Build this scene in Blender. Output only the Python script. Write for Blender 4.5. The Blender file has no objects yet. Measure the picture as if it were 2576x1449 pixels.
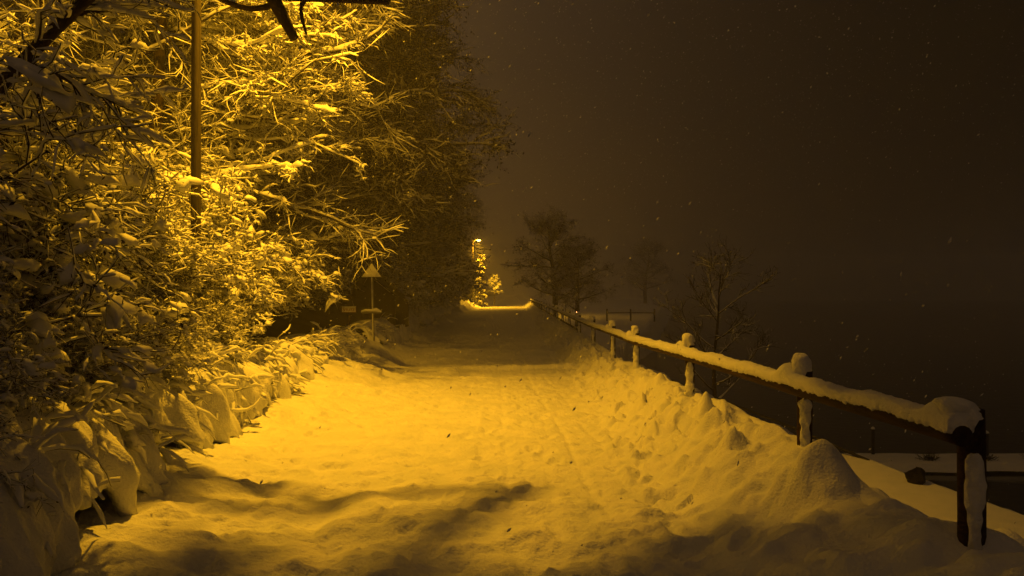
import bpy, math, random
import numpy as np
from mathutils import Vector

rng = np.random.default_rng(11)
random.seed(5)
scene = bpy.context.scene
COL = scene.collection
EYE = 1.55
F = 1850.0          # focal length in the pixels of a 2575 px wide view


def P(px, py, d):
    """the point at distance d seen at (px, py) of the 2575 px wide photograph"""
    return np.array([(px - 1290.0) / F * d, d, EYE + (735.0 - py) / F * d])


# ----------------------------------------------------------------- noise
_T = np.random.default_rng(77).random((257, 257)).astype(np.float32)
_T[256, :] = _T[0, :]
_T[:, 256] = _T[:, 0]


def vn(x, y, s=0):
    x = np.asarray(x, float) + s * 17.31
    y = np.asarray(y, float) + s * 9.77
    xi = np.floor(x)
    yi = np.floor(y)
    fx = x - xi
    fy = y - yi
    fx = fx * fx * (3 - 2 * fx)
    fy = fy * fy * (3 - 2 * fy)
    a = xi.astype(int) % 256
    b = yi.astype(int) % 256
    return ((_T[a, b] * (1 - fx) + _T[a + 1, b] * fx) * (1 - fy)
            + (_T[a, b + 1] * (1 - fx) + _T[a + 1, b + 1] * fx) * fy) * 2 - 1


def fbm(x, y, s=0, n=4):
    r = 0
    a = 1.0
    t = 0
    c, sn = 0.8, 0.6
    for i in range(n):
        r = r + a * vn(x, y, s + i * 3)
        t += a
        a *= .5
        x, y = (c * x - sn * y) * 2.03, (sn * x + c * y) * 2.03
    return r / t


def ss(a, b, x):
    t = np.clip((x - a) / (b - a), 0, 1)
    return t * t * (3 - 2 * t)


# ----------------------------------------------------------------- materials
def nodes_of(name):
    m = bpy.data.materials.new(name)
    m.use_nodes = True
    nt = m.node_tree
    b = nt.nodes['Principled BSDF']
    return m, nt, b


def rough_mat(name, c1, c2, rough=.9, scale=6.0, bump=.3, bscale=40.0, bdist=.01, stretch=None, spec=.2):
    m, nt, b = nodes_of(name)
    tc = nt.nodes.new('ShaderNodeTexCoord')
    mp = nt.nodes.new('ShaderNodeMapping')
    if stretch:
        mp.inputs['Scale'].default_value = stretch
    n1 = nt.nodes.new('ShaderNodeTexNoise')
    n1.inputs['Scale'].default_value = scale
    n1.inputs['Detail'].default_value = 5
    n2 = nt.nodes.new('ShaderNodeTexNoise')
    n2.inputs['Scale'].default_value = bscale
    n2.inputs['Detail'].default_value = 6
    r = nt.nodes.new('ShaderNodeValToRGB')
    r.color_ramp.elements[0].position = .35
    r.color_ramp.elements[1].position = .65
    r.color_ramp.elements[0].color = (*c1, 1)
    r.color_ramp.elements[1].color = (*c2, 1)
    bp = nt.nodes.new('ShaderNodeBump')
    bp.inputs['Strength'].default_value = bump
    bp.inputs['Distance'].default_value = bdist
    L = nt.links.new
    L(tc.outputs['Object'], mp.inputs[0])
    L(mp.outputs[0], n1.inputs['Vector'])
    L(mp.outputs[0], n2.inputs['Vector'])
    L(n1.outputs[0], r.inputs[0])
    L(r.outputs[0], b.inputs['Base Color'])
    L(n2.outputs[0], bp.inputs['Height'])
    L(bp.outputs[0], b.inputs['Normal'])
    b.inputs['Roughness'].default_value = rough
    b.inputs['Specular IOR Level'].default_value = spec
    return m


M_SNOW = rough_mat('snow', (.80, .82, .84), (.88, .88, .88), .75, 5, .65, 60, .016, spec=.25)
M_SNOWG = rough_mat('trodden_snow', (.74, .76, .78), (.86, .86, .86), .7, 3, .75, 34, .02, spec=.25)
M_TWIGSNOW = rough_mat('twig_snow', (.80, .82, .84), (.88, .88, .88), .8, 9, .3, 60, .01, spec=.2)
M_BARK = rough_mat('bark', (.030, .020, .012), (.065, .045, .026), .95, 8, .8, 30, .02)
M_TWIG = rough_mat('twig', (.020, .013, .008), (.040, .026, .015), .95, 8, .2, 30, .01)
M_LEAF = rough_mat('dark_leaf', (.014, .014, .006), (.040, .034, .014), .7, 3, .2, 30, .01)
M_WOOD = rough_mat('rail_wood', (.020, .009, .005), (.055, .025, .012), .8, 5, .7, 16, .012, stretch=(6, .6, 6))
M_POLE = rough_mat('pole_wood', (.05, .042, .03), (.10, .082, .055), .85, 4, .6, 14, .012, stretch=(8, 8, .5))
M_METAL = rough_mat('grey_metal', (.16, .16, .16), (.22, .22, .22), .5, 8, .1, 40, .004)
M_DKMETAL = rough_mat('dark_metal', (.02, .02, .02), (.04, .036, .03), .6, 8, .2, 40, .004)
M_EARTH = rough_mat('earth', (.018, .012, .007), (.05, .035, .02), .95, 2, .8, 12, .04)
M_STONE = rough_mat('wall_stone', (.010, .008, .005), (.035, .028, .018), .95, 4, .9, 9, .05)
M_SHED = rough_mat('shed_boards', (.030, .022, .012), (.060, .043, .022), .85, 3, .5, 12, .01, stretch=(14, 14, .7))
M_SIGNW = rough_mat('sign_white', (.76, .75, .72), (.82, .81, .78), .5, 4, .05, 40, .002)
M_SIGNR = rough_mat('sign_red', (.20, .012, .012), (.26, .016, .016), .5, 4, .05, 40, .002)
M_FLAKE = rough_mat('snowflake', (.85, .85, .85), (.9, .9, .9), .8, 4, .0, 40, .002)

M_WATER, nt, b = nodes_of('dark_water')
b.inputs['Base Color'].default_value = (.004, .005, .005, 1)
b.inputs['Roughness'].default_value = .12
nz = nt.nodes.new('ShaderNodeTexNoise')
nz.inputs['Scale'].default_value = 3
nz.inputs['Detail'].default_value = 4
bp = nt.nodes.new('ShaderNodeBump')
bp.inputs['Strength'].default_value = .12
bp.inputs['Distance'].default_value = .05
tcw = nt.nodes.new('ShaderNodeTexCoord')
nt.links.new(tcw.outputs['Object'], nz.inputs['Vector'])
nt.links.new(nz.outputs[0], bp.inputs['Height'])
nt.links.new(bp.outputs[0], b.inputs['Normal'])


def glow_mat(name, col, s):
    m, nt, b = nodes_of(name)
    b.inputs['Base Color'].default_value = (*col, 1)
    b.inputs['Emission Color'].default_value = (*col, 1)
    b.inputs['Emission Strength'].default_value = s
    return m


SODIUM = (1.0, .455, .012)
M_LAMP = glow_mat('lamp_glass', (1.0, .62, .12), 90)
M_TINY = glow_mat('house_light', (1.0, .38, .12), 14)


# ----------------------------------------------------------------- objects
def tag(o, label=None, cat=None, group=None, kind=None):
    if label: o['label'] = label
    if cat: o['category'] = cat
    if group: o['group'] = group
    if kind: o['kind'] = kind
    return o


def empty(name, loc, label, cat, group=None, rz=0.0):
    o = bpy.data.objects.new(name, None)
    o.location = loc
    o.rotation_euler = (0, 0, rz)
    o.empty_display_size = .2
    COL.objects.link(o)
    return tag(o, label, cat, group)


def mesh_of(name, V, Fq, mat, smooth=True):
    """V (n,3), Fq: list of (m,k) int arrays"""
    V = np.asarray(V, np.float32)
    me = bpy.data.meshes.new(name)
    me.vertices.add(len(V))
    me.vertices.foreach_set('co', V.ravel())
    tot = np.concatenate([np.full(len(f), f.shape[1], np.int32) for f in Fq])
    idx = np.concatenate([f.ravel() for f in Fq]).astype(np.int32)
    st = np.concatenate([[0], np.cumsum(tot)[:-1]]).astype(np.int32)
    me.loops.add(len(idx))
    me.loops.foreach_set('vertex_index', idx)
    me.polygons.add(len(tot))
    me.polygons.foreach_set('loop_start', st)
    me.polygons.foreach_set('loop_total', tot)
    me.polygons.foreach_set('use_smooth', np.full(len(tot), smooth))
    me.update(calc_edges=True)
    me.materials.append(mat)
    return me


class MB:
    def __init__(s):
        s.V = []
        s.F = []
        s.n = 0

    def add(s, V, *Fs):
        V = np.asarray(V, float).reshape(-1, 3)
        for f in Fs:
            f = np.asarray(f, int)
            if len(f):
                s.F.append(f + s.n)
        s.V.append(V)
        s.n += len(V)

    def mesh(s, name, mat, smooth=True, origin=(0, 0, 0)):
        V = np.concatenate(s.V) - np.asarray(origin, float)
        return mesh_of(name, V, s.F, mat, smooth)

    def build(s, name, mat, parent=None, smooth=True, origin=(0, 0, 0)):
        o = bpy.data.objects.new(name, s.mesh(name, mat, smooth, origin))
        COL.objects.link(o)
        if parent is not None:
            o.parent = parent
        else:
            o.location = origin
        return o


def frames(Pn):
    """tangents, side and up vectors of polylines (N,K,3)"""
    T = np.empty_like(Pn)
    T[:, 1:-1] = Pn[:, 2:] - Pn[:, :-2]
    T[:, 0] = Pn[:, 1] - Pn[:, 0]
    T[:, -1] = Pn[:, -1] - Pn[:, -2]
    T /= np.linalg.norm(T, axis=2, keepdims=True) + 1e-9
    Z = np.zeros_like(T)
    Z[..., 2] = 1
    S = np.cross(T, Z)
    n = np.linalg.norm(S, axis=2, keepdims=True)
    alt = np.zeros_like(S)
    alt[..., 0] = 1
    S = np.where(n > .05, S / np.maximum(n, 1e-6), alt)
    U = np.cross(S, T)
    return T, S, U


def tube(mb, Pn, R, sides=4, cap=True):
    N, K, _ = Pn.shape
    T, S, U = frames(Pn)
    a = np.arange(sides) / sides * 2 * math.pi
    V = (Pn[:, :, None] + R[:, :, None, None] * (S[:, :, None] * np.cos(a)[None, None, :, None] + U[:, :, None] * np.sin(a)[None, None, :, None]))
    b = (np.arange(N)[:, None, None] * K + np.arange(K - 1)[None, :, None]) * sides
    j = np.arange(sides)[None, None, :]
    j2 = (j + 1) % sides
    q = np.stack([b + j, b + j2, b + sides + j2, b + sides + j], -1).reshape(-1, 4)
    Fs = [q]
    if cap:
        e = (np.arange(N)[:, None] * K + K - 1) * sides + np.arange(sides)[None]
        Fs.append(e)
        s0 = (np.arange(N)[:, None] * K) * sides + np.arange(sides)[::-1][None]
        Fs.append(s0)
    mb.add(V, *Fs)


def snowcap(mb, Pn, R, w, h, sides=5, rg=None, jit=.35, minflat=.25, skip=0.0):
    """snow lying along the top of polylines; w, h (N,K) or scalars"""
    rg = rg or rng
    N, K, _ = Pn.shape
    if skip > 0:
        keep = rg.random(N) > skip
        Pn = Pn[keep]
        R = R[keep]
        if np.ndim(w): w = w[keep]
        if np.ndim(h): h = h[keep]
        N = len(Pn)
    if N == 0: return
    T, S, U = frames(Pn)
    flat = np.sqrt(np.clip(1 - T[..., 2] ** 2, 0, 1))
    flat = np.clip((flat - minflat) / (1 - minflat), 0, 1)
    w = (R * 1.1 + w * (1 + jit * rg.uniform(-1, 1, (N, K)))) * (.25 + .75 * flat)
    h = h * (1 + jit * 1.3 * rg.uniform(-1, 1, (N, K))) * flat
    brk = np.where(rg.random((N, K)) < (.22 if jit > .34 else .0), .35, 1.0)
    w = w * (.4 + .6 * brk)
    h = h * brk
    env = np.ones(K)
    env[0] = .7
    env[-1] = .42
    w = w * env
    h = h * env
    a = np.arange(sides) / sides * 2 * math.pi + math.pi / 2
    ca = np.cos(a)
    sa = np.sin(a)
    sa = np.where(sa > 0, sa, sa * .45)
    C = Pn + U * 0 + np.array([0, 0, 1.0]) * (R * .7 + h * .35)[..., None]
    up = U * .5 + np.array([0, 0, .5])
    V = C[:, :, None] + w[:, :, None, None] * ca[None, None, :, None] * S[:, :, None] + h[:, :, None, None] * sa[None, None, :, None] * up[:, :, None]
    V = V + rg.normal(0, 1, V.shape) * (w[:, :, None, None] * .12)
    b = (np.arange(N)[:, None, None] * K + np.arange(K - 1)[None, :, None]) * sides
    j = np.arange(sides)[None, None, :]
    j2 = (j + 1) % sides
    q = np.stack([b + j, b + j2, b + sides + j2, b + sides + j], -1).reshape(-1, 4)
    e = (np.arange(N)[:, None] * K + K - 1) * sides + np.arange(sides)[None]
    s0 = (np.arange(N)[:, None] * K) * sides + np.arange(sides)[::-1][None]
    mb.add(V, q, e, s0)


def pads(mb, C, size, D, rg, n=8, thick=.45, droop=.5):
    """irregular domed snow pads at points C (N,3), radius size (N), outward dir D (N,3)"""
    N = len(C)
    a = np.arange(n) / n * 2 * math.pi
    rad = size[:, None] * rg.uniform(.4, 1.35, (N, n))
    Dh = D.copy()
    Dh[:, 2] = 0
    Dh /= np.linalg.norm(Dh, axis=1, keepdims=True) + 1e-6
    Sd = np.cross(Dh, np.array([0, 0, 1.0]))
    tilt = rg.uniform(.0, droop + .1, N)
    A1 = Dh * np.cos(tilt)[:, None] + np.array([0, 0, -1.0]) * np.sin(tilt)[:, None]
    Nn = np.cross(Sd, A1)
    Nn *= np.sign(Nn[:, 2:3] + 1e-9)
    ring = C[:, None] + rad[..., None] * (np.cos(a)[None, :, None] * A1[:, None] * 1.05 + np.sin(a)[None, :, None] * Sd[:, None] * .95)
    ring += rg.normal(0, 1, ring.shape) * size[:, None, None] * .16
    t = size * thick * rg.uniform(.6, 1.4, N)
    mid = C[:, None] + (ring - C[:, None]) * .62 + Nn[:, None] * t[:, None, None] * .75
    top = C + Nn * t[:, None]
    bot = C - Nn * (t * .15)[:, None]
    V = np.concatenate([ring, mid, top[:, None], bot[:, None]], 1)
    M = 2 * n + 2
    base = np.arange(N)[:, None] * M
    j = np.arange(n)[None]
    j2 = (j + 1) % n
    q = np.stack([base + j, base + j2, base + n + j2, base + n + j], -1).reshape(-1, 4)
    tt = np.stack([base + n + j, base + n + j2, base + 2 * n + 0 * j], -1).reshape(-1, 3)
    bt = np.stack([base + j2, base + j, base + 2 * n + 1 + 0 * j], -1).reshape(-1, 3)
    mb.add(V, q, tt, bt)


def leaves(mb, C, size, rg):
    """small diamond leaves, random orientation"""
    N = len(C)
    A = rg.normal(0, 1, (N, 3))
    A /= np.linalg.norm(A, axis=1, keepdims=True)
    B = np.cross(A, rg.normal(0, 1, (N, 3)))
    B /= np.linalg.norm(B, axis=1, keepdims=True) + 1e-6
    V = np.stack([C - A * size[:, None], C + B * size[:, None] * .45, C + A * size[:, None], C - B * size[:, None] * .45], 1)
    q = np.arange(N)[:, None] * 4 + np.arange(4)[None]
    mb.add(V, q)


def grow(start, dirn, length, K, grav=0.0, wander=.15, rg=None, gcurve=0.0):
    N = len(start)
    P_ = np.empty((N, K, 3))
    P_[:, 0] = start
    d = dirn / (np.linalg.norm(dirn, axis=1, keepdims=True) + 1e-9)
    st = (length / (K - 1))[:, None]
    for k in range(1, K):
        d = d + rg.normal(0, wander, (N, 3))
        d[:, 2] += grav + gcurve * k / K
        d /= np.linalg.norm(d, axis=1, keepdims=True)
        P_[:, k] = P_[:, k - 1] + d * st
    return P_


def taper(N, K, r0, r1):
    t = np.linspace(0, 1, K)[None]
    r0 = np.broadcast_to(np.asarray(r0, float).reshape(-1, 1), (N, 1))
    r1 = np.broadcast_to(np.asarray(r1, float).reshape(-1, 1), (N, 1))
    return r0 * (1 - t) + r1 * t


def children(Pp, Rp, per, t0, t1, ang, rg, upb=0.0, planar=.35):
    """start points, directions and radii for children of polylines"""
    N, K, _ = Pp.shape
    i = np.repeat(np.arange(N), per)
    n = len(i)
    t = rg.uniform(t0, t1, n) * (K - 1)
    k = np.minimum(t.astype(int), K - 2)
    f = (t - k)[:, None]
    s = Pp[i, k] * (1 - f) + Pp[i, k + 1] * f
    tan = Pp[i, k + 1] - Pp[i, k]
    tan /= np.linalg.norm(tan, axis=1, keepdims=True) + 1e-9
    r = Rp[i, k]
    q = rg.normal(0, 1, (n, 3))
    q[:, 2] *= planar
    q -= tan * (q * tan).sum(1, keepdims=True)
    q /= np.linalg.norm(q, axis=1, keepdims=True) + 1e-9
    a = ang * rg.uniform(.6, 1.3, n)[:, None]
    d = tan * np.cos(a) + q * np.sin(a)
    d[:, 2] += upb
    return s, d, r, t / (K - 1)


# ----------------------------------------------------------------- plants (local space: base at origin)
def deciduous(seed, H=9.0, spread=4.2, n_limb=22, n_br=9, n_tw=8, n_tl=4, snow=.035, bias=(0, 0), z0=.12, leafn=0, trunk_r=.16,
              droop=-.03, padn=0, prof='round', twlen=1.0, skip=.1):
    rg = np.random.default_rng(seed)
    tr = grow(np.array([[0, 0, -.3]]), np.array([[bias[0] * .08, bias[1] * .08, 1.0]]), np.array([H * .92 + .3]), 10, .12, .06, rg)
    Rt = taper(1, 10, trunk_r, trunk_r * .18)
    s = np.linspace(z0, .97, n_limb) + rg.uniform(-.02, .02, n_limb)
    tt = np.clip(s, 0, .995) * 9
    k = tt.astype(int)
    f = (tt - k)[:, None]
    st = tr[0, k] * (1 - f) + tr[0, np.minimum(k + 1, 9)] * f
    az = np.arange(n_limb) * 2.39996 + rg.uniform(-.4, .4, n_limb)
    d = np.stack([np.cos(az) + bias[0], np.sin(az) + bias[1], .25 + .9 * s ** 2 + rg.uniform(-.15, .25, n_limb)], 1)
    if prof == 'round':
        pr = np.sqrt(np.clip(1 - (2 * s - .85) ** 2 * .75, .08, 1))
    else:
        pr = np.clip(1.05 - .75 * s, .15, 1)
    hb = 1 + .35 * (np.cos(az) * bias[0] + np.sin(az) * bias[1])
    L = spread * pr * rg.uniform(.8, 1.15, n_limb) * hb
    r0 = np.maximum(Rt[0, k] * .5, .012)
    lm = grow(st, d, L, 8, droop, .09, rg)
    Rl = taper(n_limb, 8, r0, .007)
    cs, cd, cr, ct = children(lm, Rl, n_br, .15, 1, .8, rg, .02)
    n = len(cs)
    br = grow(cs, cd, spread * .36 * rg.uniform(.5, 1.1, n) * (1.15 - .5 * ct), 6, droop, .13, rg)
    Rb = taper(n, 6, np.minimum(cr * .6, .022), .004)
    cs, cd, cr, ct = children(br, Rb, n_tw, .1, 1, .75, rg, .02)
    n = len(cs)
    tw = grow(cs, cd, spread * .15 * twlen * rg.uniform(.5, 1.2, n), 5, droop * 1.2, .26, rg)
    Rw = taper(n, 5, np.minimum(cr * .7, .008), .003)
    W, S, C = MB(), MB(), MB()
    tube(W, tr, Rt, 9)
    tube(W, lm, Rl, 6)
    tube(C, br, Rb, 4)
    tube(C, tw, Rw, 3)
    snowcap(S, lm, Rl, snow * .9, snow * 1.2, 7, rg, .25)
    snowcap(S, br, Rb, snow * .9, snow * 1.15, 6, rg, .4, skip=skip * .5)
    snowcap(S, tw, Rw, snow * .46, snow * .62, 5, rg, .5, skip=skip)
    tl = None
    if n_tl:
        cs, cd, cr, ct = children(tw, Rw, n_tl, .1, 1, .8, rg, .0, .6)
        n = len(cs)
        tl = grow(cs, cd, spread * .075 * twlen * rg.uniform(.5, 1.3, n), 3, droop * 1.5, .2, rg)
        Rx = taper(n, 3, .003, .002)
        tube(C, tl, Rx, 3, False)
        snowcap(S, tl, Rx, snow * .34, snow * .45, 4, rg, .5, skip=min(.95, skip * 1.5))
    if leafn:
        src = (tl if tl is not None else tw)
        i = rg.integers(0, len(src), leafn)
        c = src[i, rg.integers(0, src.shape[1], leafn)] + rg.normal(0, .06, (leafn, 3))
        leaves(C, c, rg.uniform(.03, .08, leafn), rg)
    if padn:
        i = rg.integers(0, len(tw), padn)
        kk = rg.integers(1, 5, padn)
        pads(S, tw[i, kk], rg.uniform(.03, .09, padn), tw[i, kk] - tw[i, kk - 1], rg)
    return W, C, S


def shrub(seed, H=2.2, spread=1.5, n_st=34, n_br=9, n_tw=9, n_tl=2, snow=.020, padn=2600, pad=(.022, .15), leafn=2500, bias=(.25, -.1)):
    rg = np.random.default_rng(seed)
    az = rg.uniform(0, 2 * math.pi, n_st)
    lean = rg.uniform(.1, .85, n_st)
    d = np.stack([np.cos(az) * lean + bias[0] * .6, np.sin(az) * lean + bias[1] * .6, np.ones(n_st)], 1)
    st = np.stack([rg.normal(0, .22, n_st), rg.normal(0, .3, n_st), np.full(n_st, -.15)], 1)
    L = H * rg.uniform(.7, 1.2, n_st)
    sm = grow(st, d, L, 8, .0, .09, rg, -.20)
    Rs = taper(n_st, 8, rg.uniform(.012, .026, n_st), .005)
    cs, cd, cr, ct = children(sm, Rs, n_br, .2, 1, .75, rg, -.02, .7)
    n = len(cs)
    br = grow(cs, cd, spread * .42 * rg.uniform(.5, 1.2, n), 6, -.05, .24, rg)
    Rb = taper(n, 6, np.minimum(cr * .6, .012), .003)
    cs, cd, cr, ct = children(br, Rb, n_tw, .1, 1, .8, rg, 0, .6)
    n = len(cs)
    tw = grow(cs, cd, spread * .24 * rg.uniform(.4, 1.2, n), 5, -.05, .32, rg)
    Rw = taper(n, 5, .005, .002)
    W, C, S = MB(), MB(), MB()
    tube(W, sm, Rs, 6)
    tube(C, br, Rb, 4)
    tube(C, tw, Rw, 3)
    snowcap(S, sm, Rs, snow * .8, snow * .9, 6, rg, .4)
    snowcap(S, br, Rb, snow * .9, snow * .9, 5, rg, .5, skip=.05)
    snowcap(S, tw, Rw, snow * .52, snow * .62, 4, rg, .6, skip=.1)
    if n_tl:
        cs, cd, cr, ct = children(tw, Rw, n_tl, .2, 1, .9, rg, 0, .8)
        n = len(cs)
        tl = grow(cs, cd, spread * .1 * rg.uniform(.5, 1.3, n), 3, -.08, .2, rg)
        Rx = taper(n, 3, .003, .002)
        tube(C, tl, Rx, 3, False)
        snowcap(S, tl, Rx, snow * .5, snow * .5, 4, rg, .5, skip=.2)
    i = rg.integers(0, len(tw), padn)
    kk = rg.integers(1, 5, padn)
    big = rg.random(padn) ** 3
    pads(S, tw[i, kk], pad[0] + (pad[1] - pad[0]) * big, tw[i, kk] - tw[i, kk - 1], rg, droop=.8)
    i = rg.integers(0, len(tw), leafn)
    leaves(C, tw[i, rg.integers(0, 5, leafn)] + rg.normal(0, .05, (leafn, 3)), rg.uniform(.010, .028, leafn), rg)
    return W, C, S


def plant(name, cat, label, loc, parts, rz=0.0, sc=1.0, group=None):
    """parts: (trunk mesh, crown mesh, snow mesh)"""
    r = empty(name, loc, label, cat, group, rz)
    r.scale = (sc, sc, sc)
    for nm, me in zip(('trunk', 'crown', 'snow_cover'), parts):
        o = bpy.data.objects.new(nm, me)
        COL.objects.link(o)
        o.parent = r
    return r


def meshes(t, nm):
    W, C, S = t
    return (W.mesh(nm + '_trunk', M_BARK), C.mesh(nm + '_crown', M_TWIG), S.mesh(nm + '_snow', M_TWIGSNOW))


# ----------------------------------------------------------------- terrain
_xl = np.array([[-5, -2.2], [1.5, -2.3], [3.9, -2.42], [5.8, -2.85], [8.5, -3.05], [10.5, -3.2], [15, -3.45], [18.5, -3.65], [29, -4.1], [50, -4.6], [80, -4.3], [140, -4.0]])


def XL(Y):
    return np.interp(Y, _xl[:, 0], _xl[:, 1])


def XE(Y):
    return np.interp(Y, [0, 7, 9.4, 14, 23, 32, 45, 70, 140, 300], [5.0, 4.9, 4.66, 4.0, 3.3, 4.2, 8.5, 14, 30, 60])


def bankh(Y):
    return np.interp(Y, [0, 3.3, 4.3, 5.1, 8.4, 12, 15, 22, 40, 80], [.45, .46, .37, .45, .38, .27, .22, .27, .25, .50])


def wallh(Y):
    return np.interp(Y, [0, 4, 7, 12, 17, 19, 30, 80], [.70, .74, .74, .62, .55, .5, .6, .6])


def terrain(X, Y, detail=True):
    xl = XL(Y)
    # road
    z = .03 * fbm(X * .8, Y * .55, 1) + .012 * fbm(X * 3.1, Y * 2.2, 2)
    fine = np.where(Y < 30, 1.0, 0.3)
    chip = np.clip(vn(X * 7, Y * 11, 5) - .35, 0, 1) * .045 + np.clip(vn(X * 15, Y * 24, 6) - .4, 0, 1) * .028 - np.clip(vn(X * 5, Y * 6, 8) - .55, 0, 1) * .10
    z = z + chip * fine + .006 * vn(X * 22, Y * 22, 7)
    near = 1 - ss(4.8, 7.0, Y + .5 * X * 0)
    z = z + near * (.045 * vn(X * 2.7, Y * 3.2, 9) + .03 * vn(X * 5.5, Y * 6.5, 10))
    far = ss(11.5, 15, Y) * (1 - ss(26, 34, Y))
    yy = Y + .25 * vn(X * .45, Y * .2, 12) + .1 * np.sin(X * .8)
    z = z + far * (.10 * vn(yy * 0 + .3 * X * .2, yy * 1.15, 13) + .08 * vn(X * .12, yy * .62, 14))
    z = z - .26 * ss(11.5, 19, Y) * (1 - ss(45, 60, Y))
    rg_ = (1 - np.abs(vn(X * .16 + 3, yy * .75, 150))) ** 5 + .7 * (1 - np.abs(vn(X * .22 + 9, yy * 1.4, 151))) ** 6
    z = z + far * .085 * rg_
    # tracks along the road
    for x0, w, a, sl in ((-.02, .035, .012, .03), (.62, .03, .018, .045), (.98, .03, .014, .05), (-.9, .05, .012, .02), (.3, .035, .01, -.02)):
        xx = x0 + sl * (Y - 6) * -1 + .05 * vn(Y * .4, Y * 0 + x0 * 9, 15)
        z = z - .9 * a * np.exp(-((X - xx) / w) ** 2) * (vn(Y * 1.7, X * 0 + x0 * 5, 16) > -.35)
    # left apron of pushed snow
    ap = ss(0, 1, (xl + 1.25 - X) / 1.25)
    ah = .20 + .10 * vn(Y * .9, X * .5, 20) + .08 * np.sin(Y * 1.6 + 1.2 * vn(X * .9, Y * .5, 21))
    ah = ah * np.interp(Y, [0, 5, 8, 18, 24, 60], [.45, .55, 1.1, 1.3, .6, 2.2])
    z = z + ap * ah * (1 + .25 * vn(X * 4, Y * 4, 22))
    z = z + .30 * np.exp(-(((X + 3.3) / .42) ** 2 + ((Y - 18.2) / .9) ** 2))
    z = z + .14 * np.exp(-(((X + 2.2) / .55) ** 2 + ((Y - 10.8) / .7) ** 2)) + .12 * np.exp(-(((X + 2.45) / .6) ** 2 + ((Y - 13.2) / .8) ** 2))
    # left hillside behind the wall
    hs = ss(0, .35, xl - .30 - X)
    hill = (wallh(Y) - .12) + np.clip(xl - .5 - X, 0, 60) * .42 + .12 * fbm(X * .8, Y * .8, 24)
    hill = np.minimum(hill, 14 + 0 * hill)
    z = z * (1 - hs) + hill * hs
    # right ploughed bank
    toe = np.interp(Y, [0, 3, 5, 8, 14, 30, 90], [.75, .8, 1.05, 1.2, 1.15, 1.2, 1.3])
    rise = np.clip((X - toe) / (2.08 - toe), 0, 1)
    rise = .45 * rise + .55 * rise * rise * (3 - 2 * rise)
    bn = np.abs(vn(X * 2.3, Y * 2.0, 30)) * .16 + np.abs(vn(X * 4.9, Y * 4.3, 31)) * .10 - .10
    cr = vn(X * 9.5, Y * 8.5, 32)
    bn = bn + np.where(cr > .1, .030, -.018) * np.interp(Y, [0, 5, 8, 40], [.2, .4, 1, 1]) * np.clip(np.abs(cr - .1) * 6, 0, 1)
    crumb = ss(.05, .35, (X - toe + .45)) * np.clip(vn(X * 7, Y * 7.5, 33) - .15, 0, 1) * .075
    bh = bankh(Y) * (1 + .14 * vn(Y * 1.25, Y * 0 + 3.3, 34))
    bank = rise * bh + bn * ss(.1, .6, rise) * np.interp(Y, [0, 5, 9, 100], [.6, .8, 1, .9]) + crumb * (1 - ss(2.0, 2.4, X))
    lumps = [(1.86, 4.45, .17, .15, .17), (1.35, 4.1, .32, .25, .08), (1.62, 3.5, .3, .25, .08), (1.62, 5.6, .25, .3, .08),
             (1.86, 6.7, .26, .22, .19), (1.82, 8.05, .10, .10, .16), (1.83, 10.1, .17, .2, .16), (1.95, 11.6, .10, .1, .17), (1.80, 14.2, .13, .2, .18), (1.8, 9.0, .22, .25, .12),
             (1.5, 7.4, .16, .14, .10), (2.25, 3.55, .3, .3, .03), (1.15, 3.2, .25, .22, .08), (1.85, 16.4, .12, .2, .15)]
    lumps = [(l_[0], l_[1], l_[2], l_[3], l_[4] * (1.25 if k_ == 0 else .6)) for k_, l_ in enumerate(lumps)]
    for (x0, y0, sx, sy, h) in lumps:
        bank = bank + h * np.exp(-((((X - x0) / sx) ** 2 + ((Y - y0) / sy) ** 2) ** 1.5))
    # outer side: falls to the ledge, then to the water
    ch = 0
    if np.size(X) > 4:
        wx, wy = X + .10 * vn(X * 5, Y * 5, 130), Y + .10 * vn(X * 5, Y * 5, 131)
        d1, v1 = worley(wx * 4.2, wy * 3.4, 1)
        d2, v2 = worley(wx * 9.5, wy * 8.0, 2)
        ch = np.clip(1 - d1 * 1.5, 0, 1) ** .4 * np.clip(v1 - .5, 0, 1) * .24 + np.clip(1 - d2 * 1.5, 0, 1) ** .4 * np.clip(v2 - .4, 0, 1) * .13
        ch = ch * np.interp(Y, [0, 4.5, 6, 20, 60], [.15, .3, 1, 1, .8])
    lim = bankh(Y) + .03
    bank = np.where(bank > lim, lim + .4 * (bank - lim), bank)
    for (x0, y0, sx, sy, h) in ((1.86, 4.62, .23, .16, .15), (1.98, 4.50, .13, .12, .06), (1.30, 5.9, .10, .09, .07), (1.83, 6.5, .12, .11, .13), (1.95, 7.35, .07, .07, .12), (1.55, 4.9, .12, .1, .07), (1.9, 9.6, .10, .11, .13)):
        bank = bank + h * np.exp(-((((X - x0) / sx) ** 2 + ((Y - y0) / sy) ** 2) ** 1.8))
    bank = bank + .8 * ch * ss(.0, .3, X - toe + .25) * (1 - ss(1.85, 2.15, X))
    fall = ss(2.14, 2.80, X + .10 * vn(Y * .9, X * 0, 36))
    ledge = np.interp(Y, [0, 9.5, 13.5, 30], [-.60, -.60, -.95, -.9]) + .04 * fbm(X * .8, Y * .8, 37)
    ridge = .62 * np.exp(-((X - 2.86 + .05 * np.sin(Y * 3)) / .17) ** 2) * (ss(3.0, 3.6, Y) * (1 - ss(5.6, 5.95, Y))) * .8
    ridge = ridge + .55 * np.exp(-(((X - 3.35) / .3) ** 2 + ((Y - 5.0) / .35) ** 2))
    side = bank * (1 - fall) + ledge * fall + ridge * ss(2.45, 2.7, X)
    xe = XE(Y) + .12 * vn(Y * .8, X * 0 + 7, 38)
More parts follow.
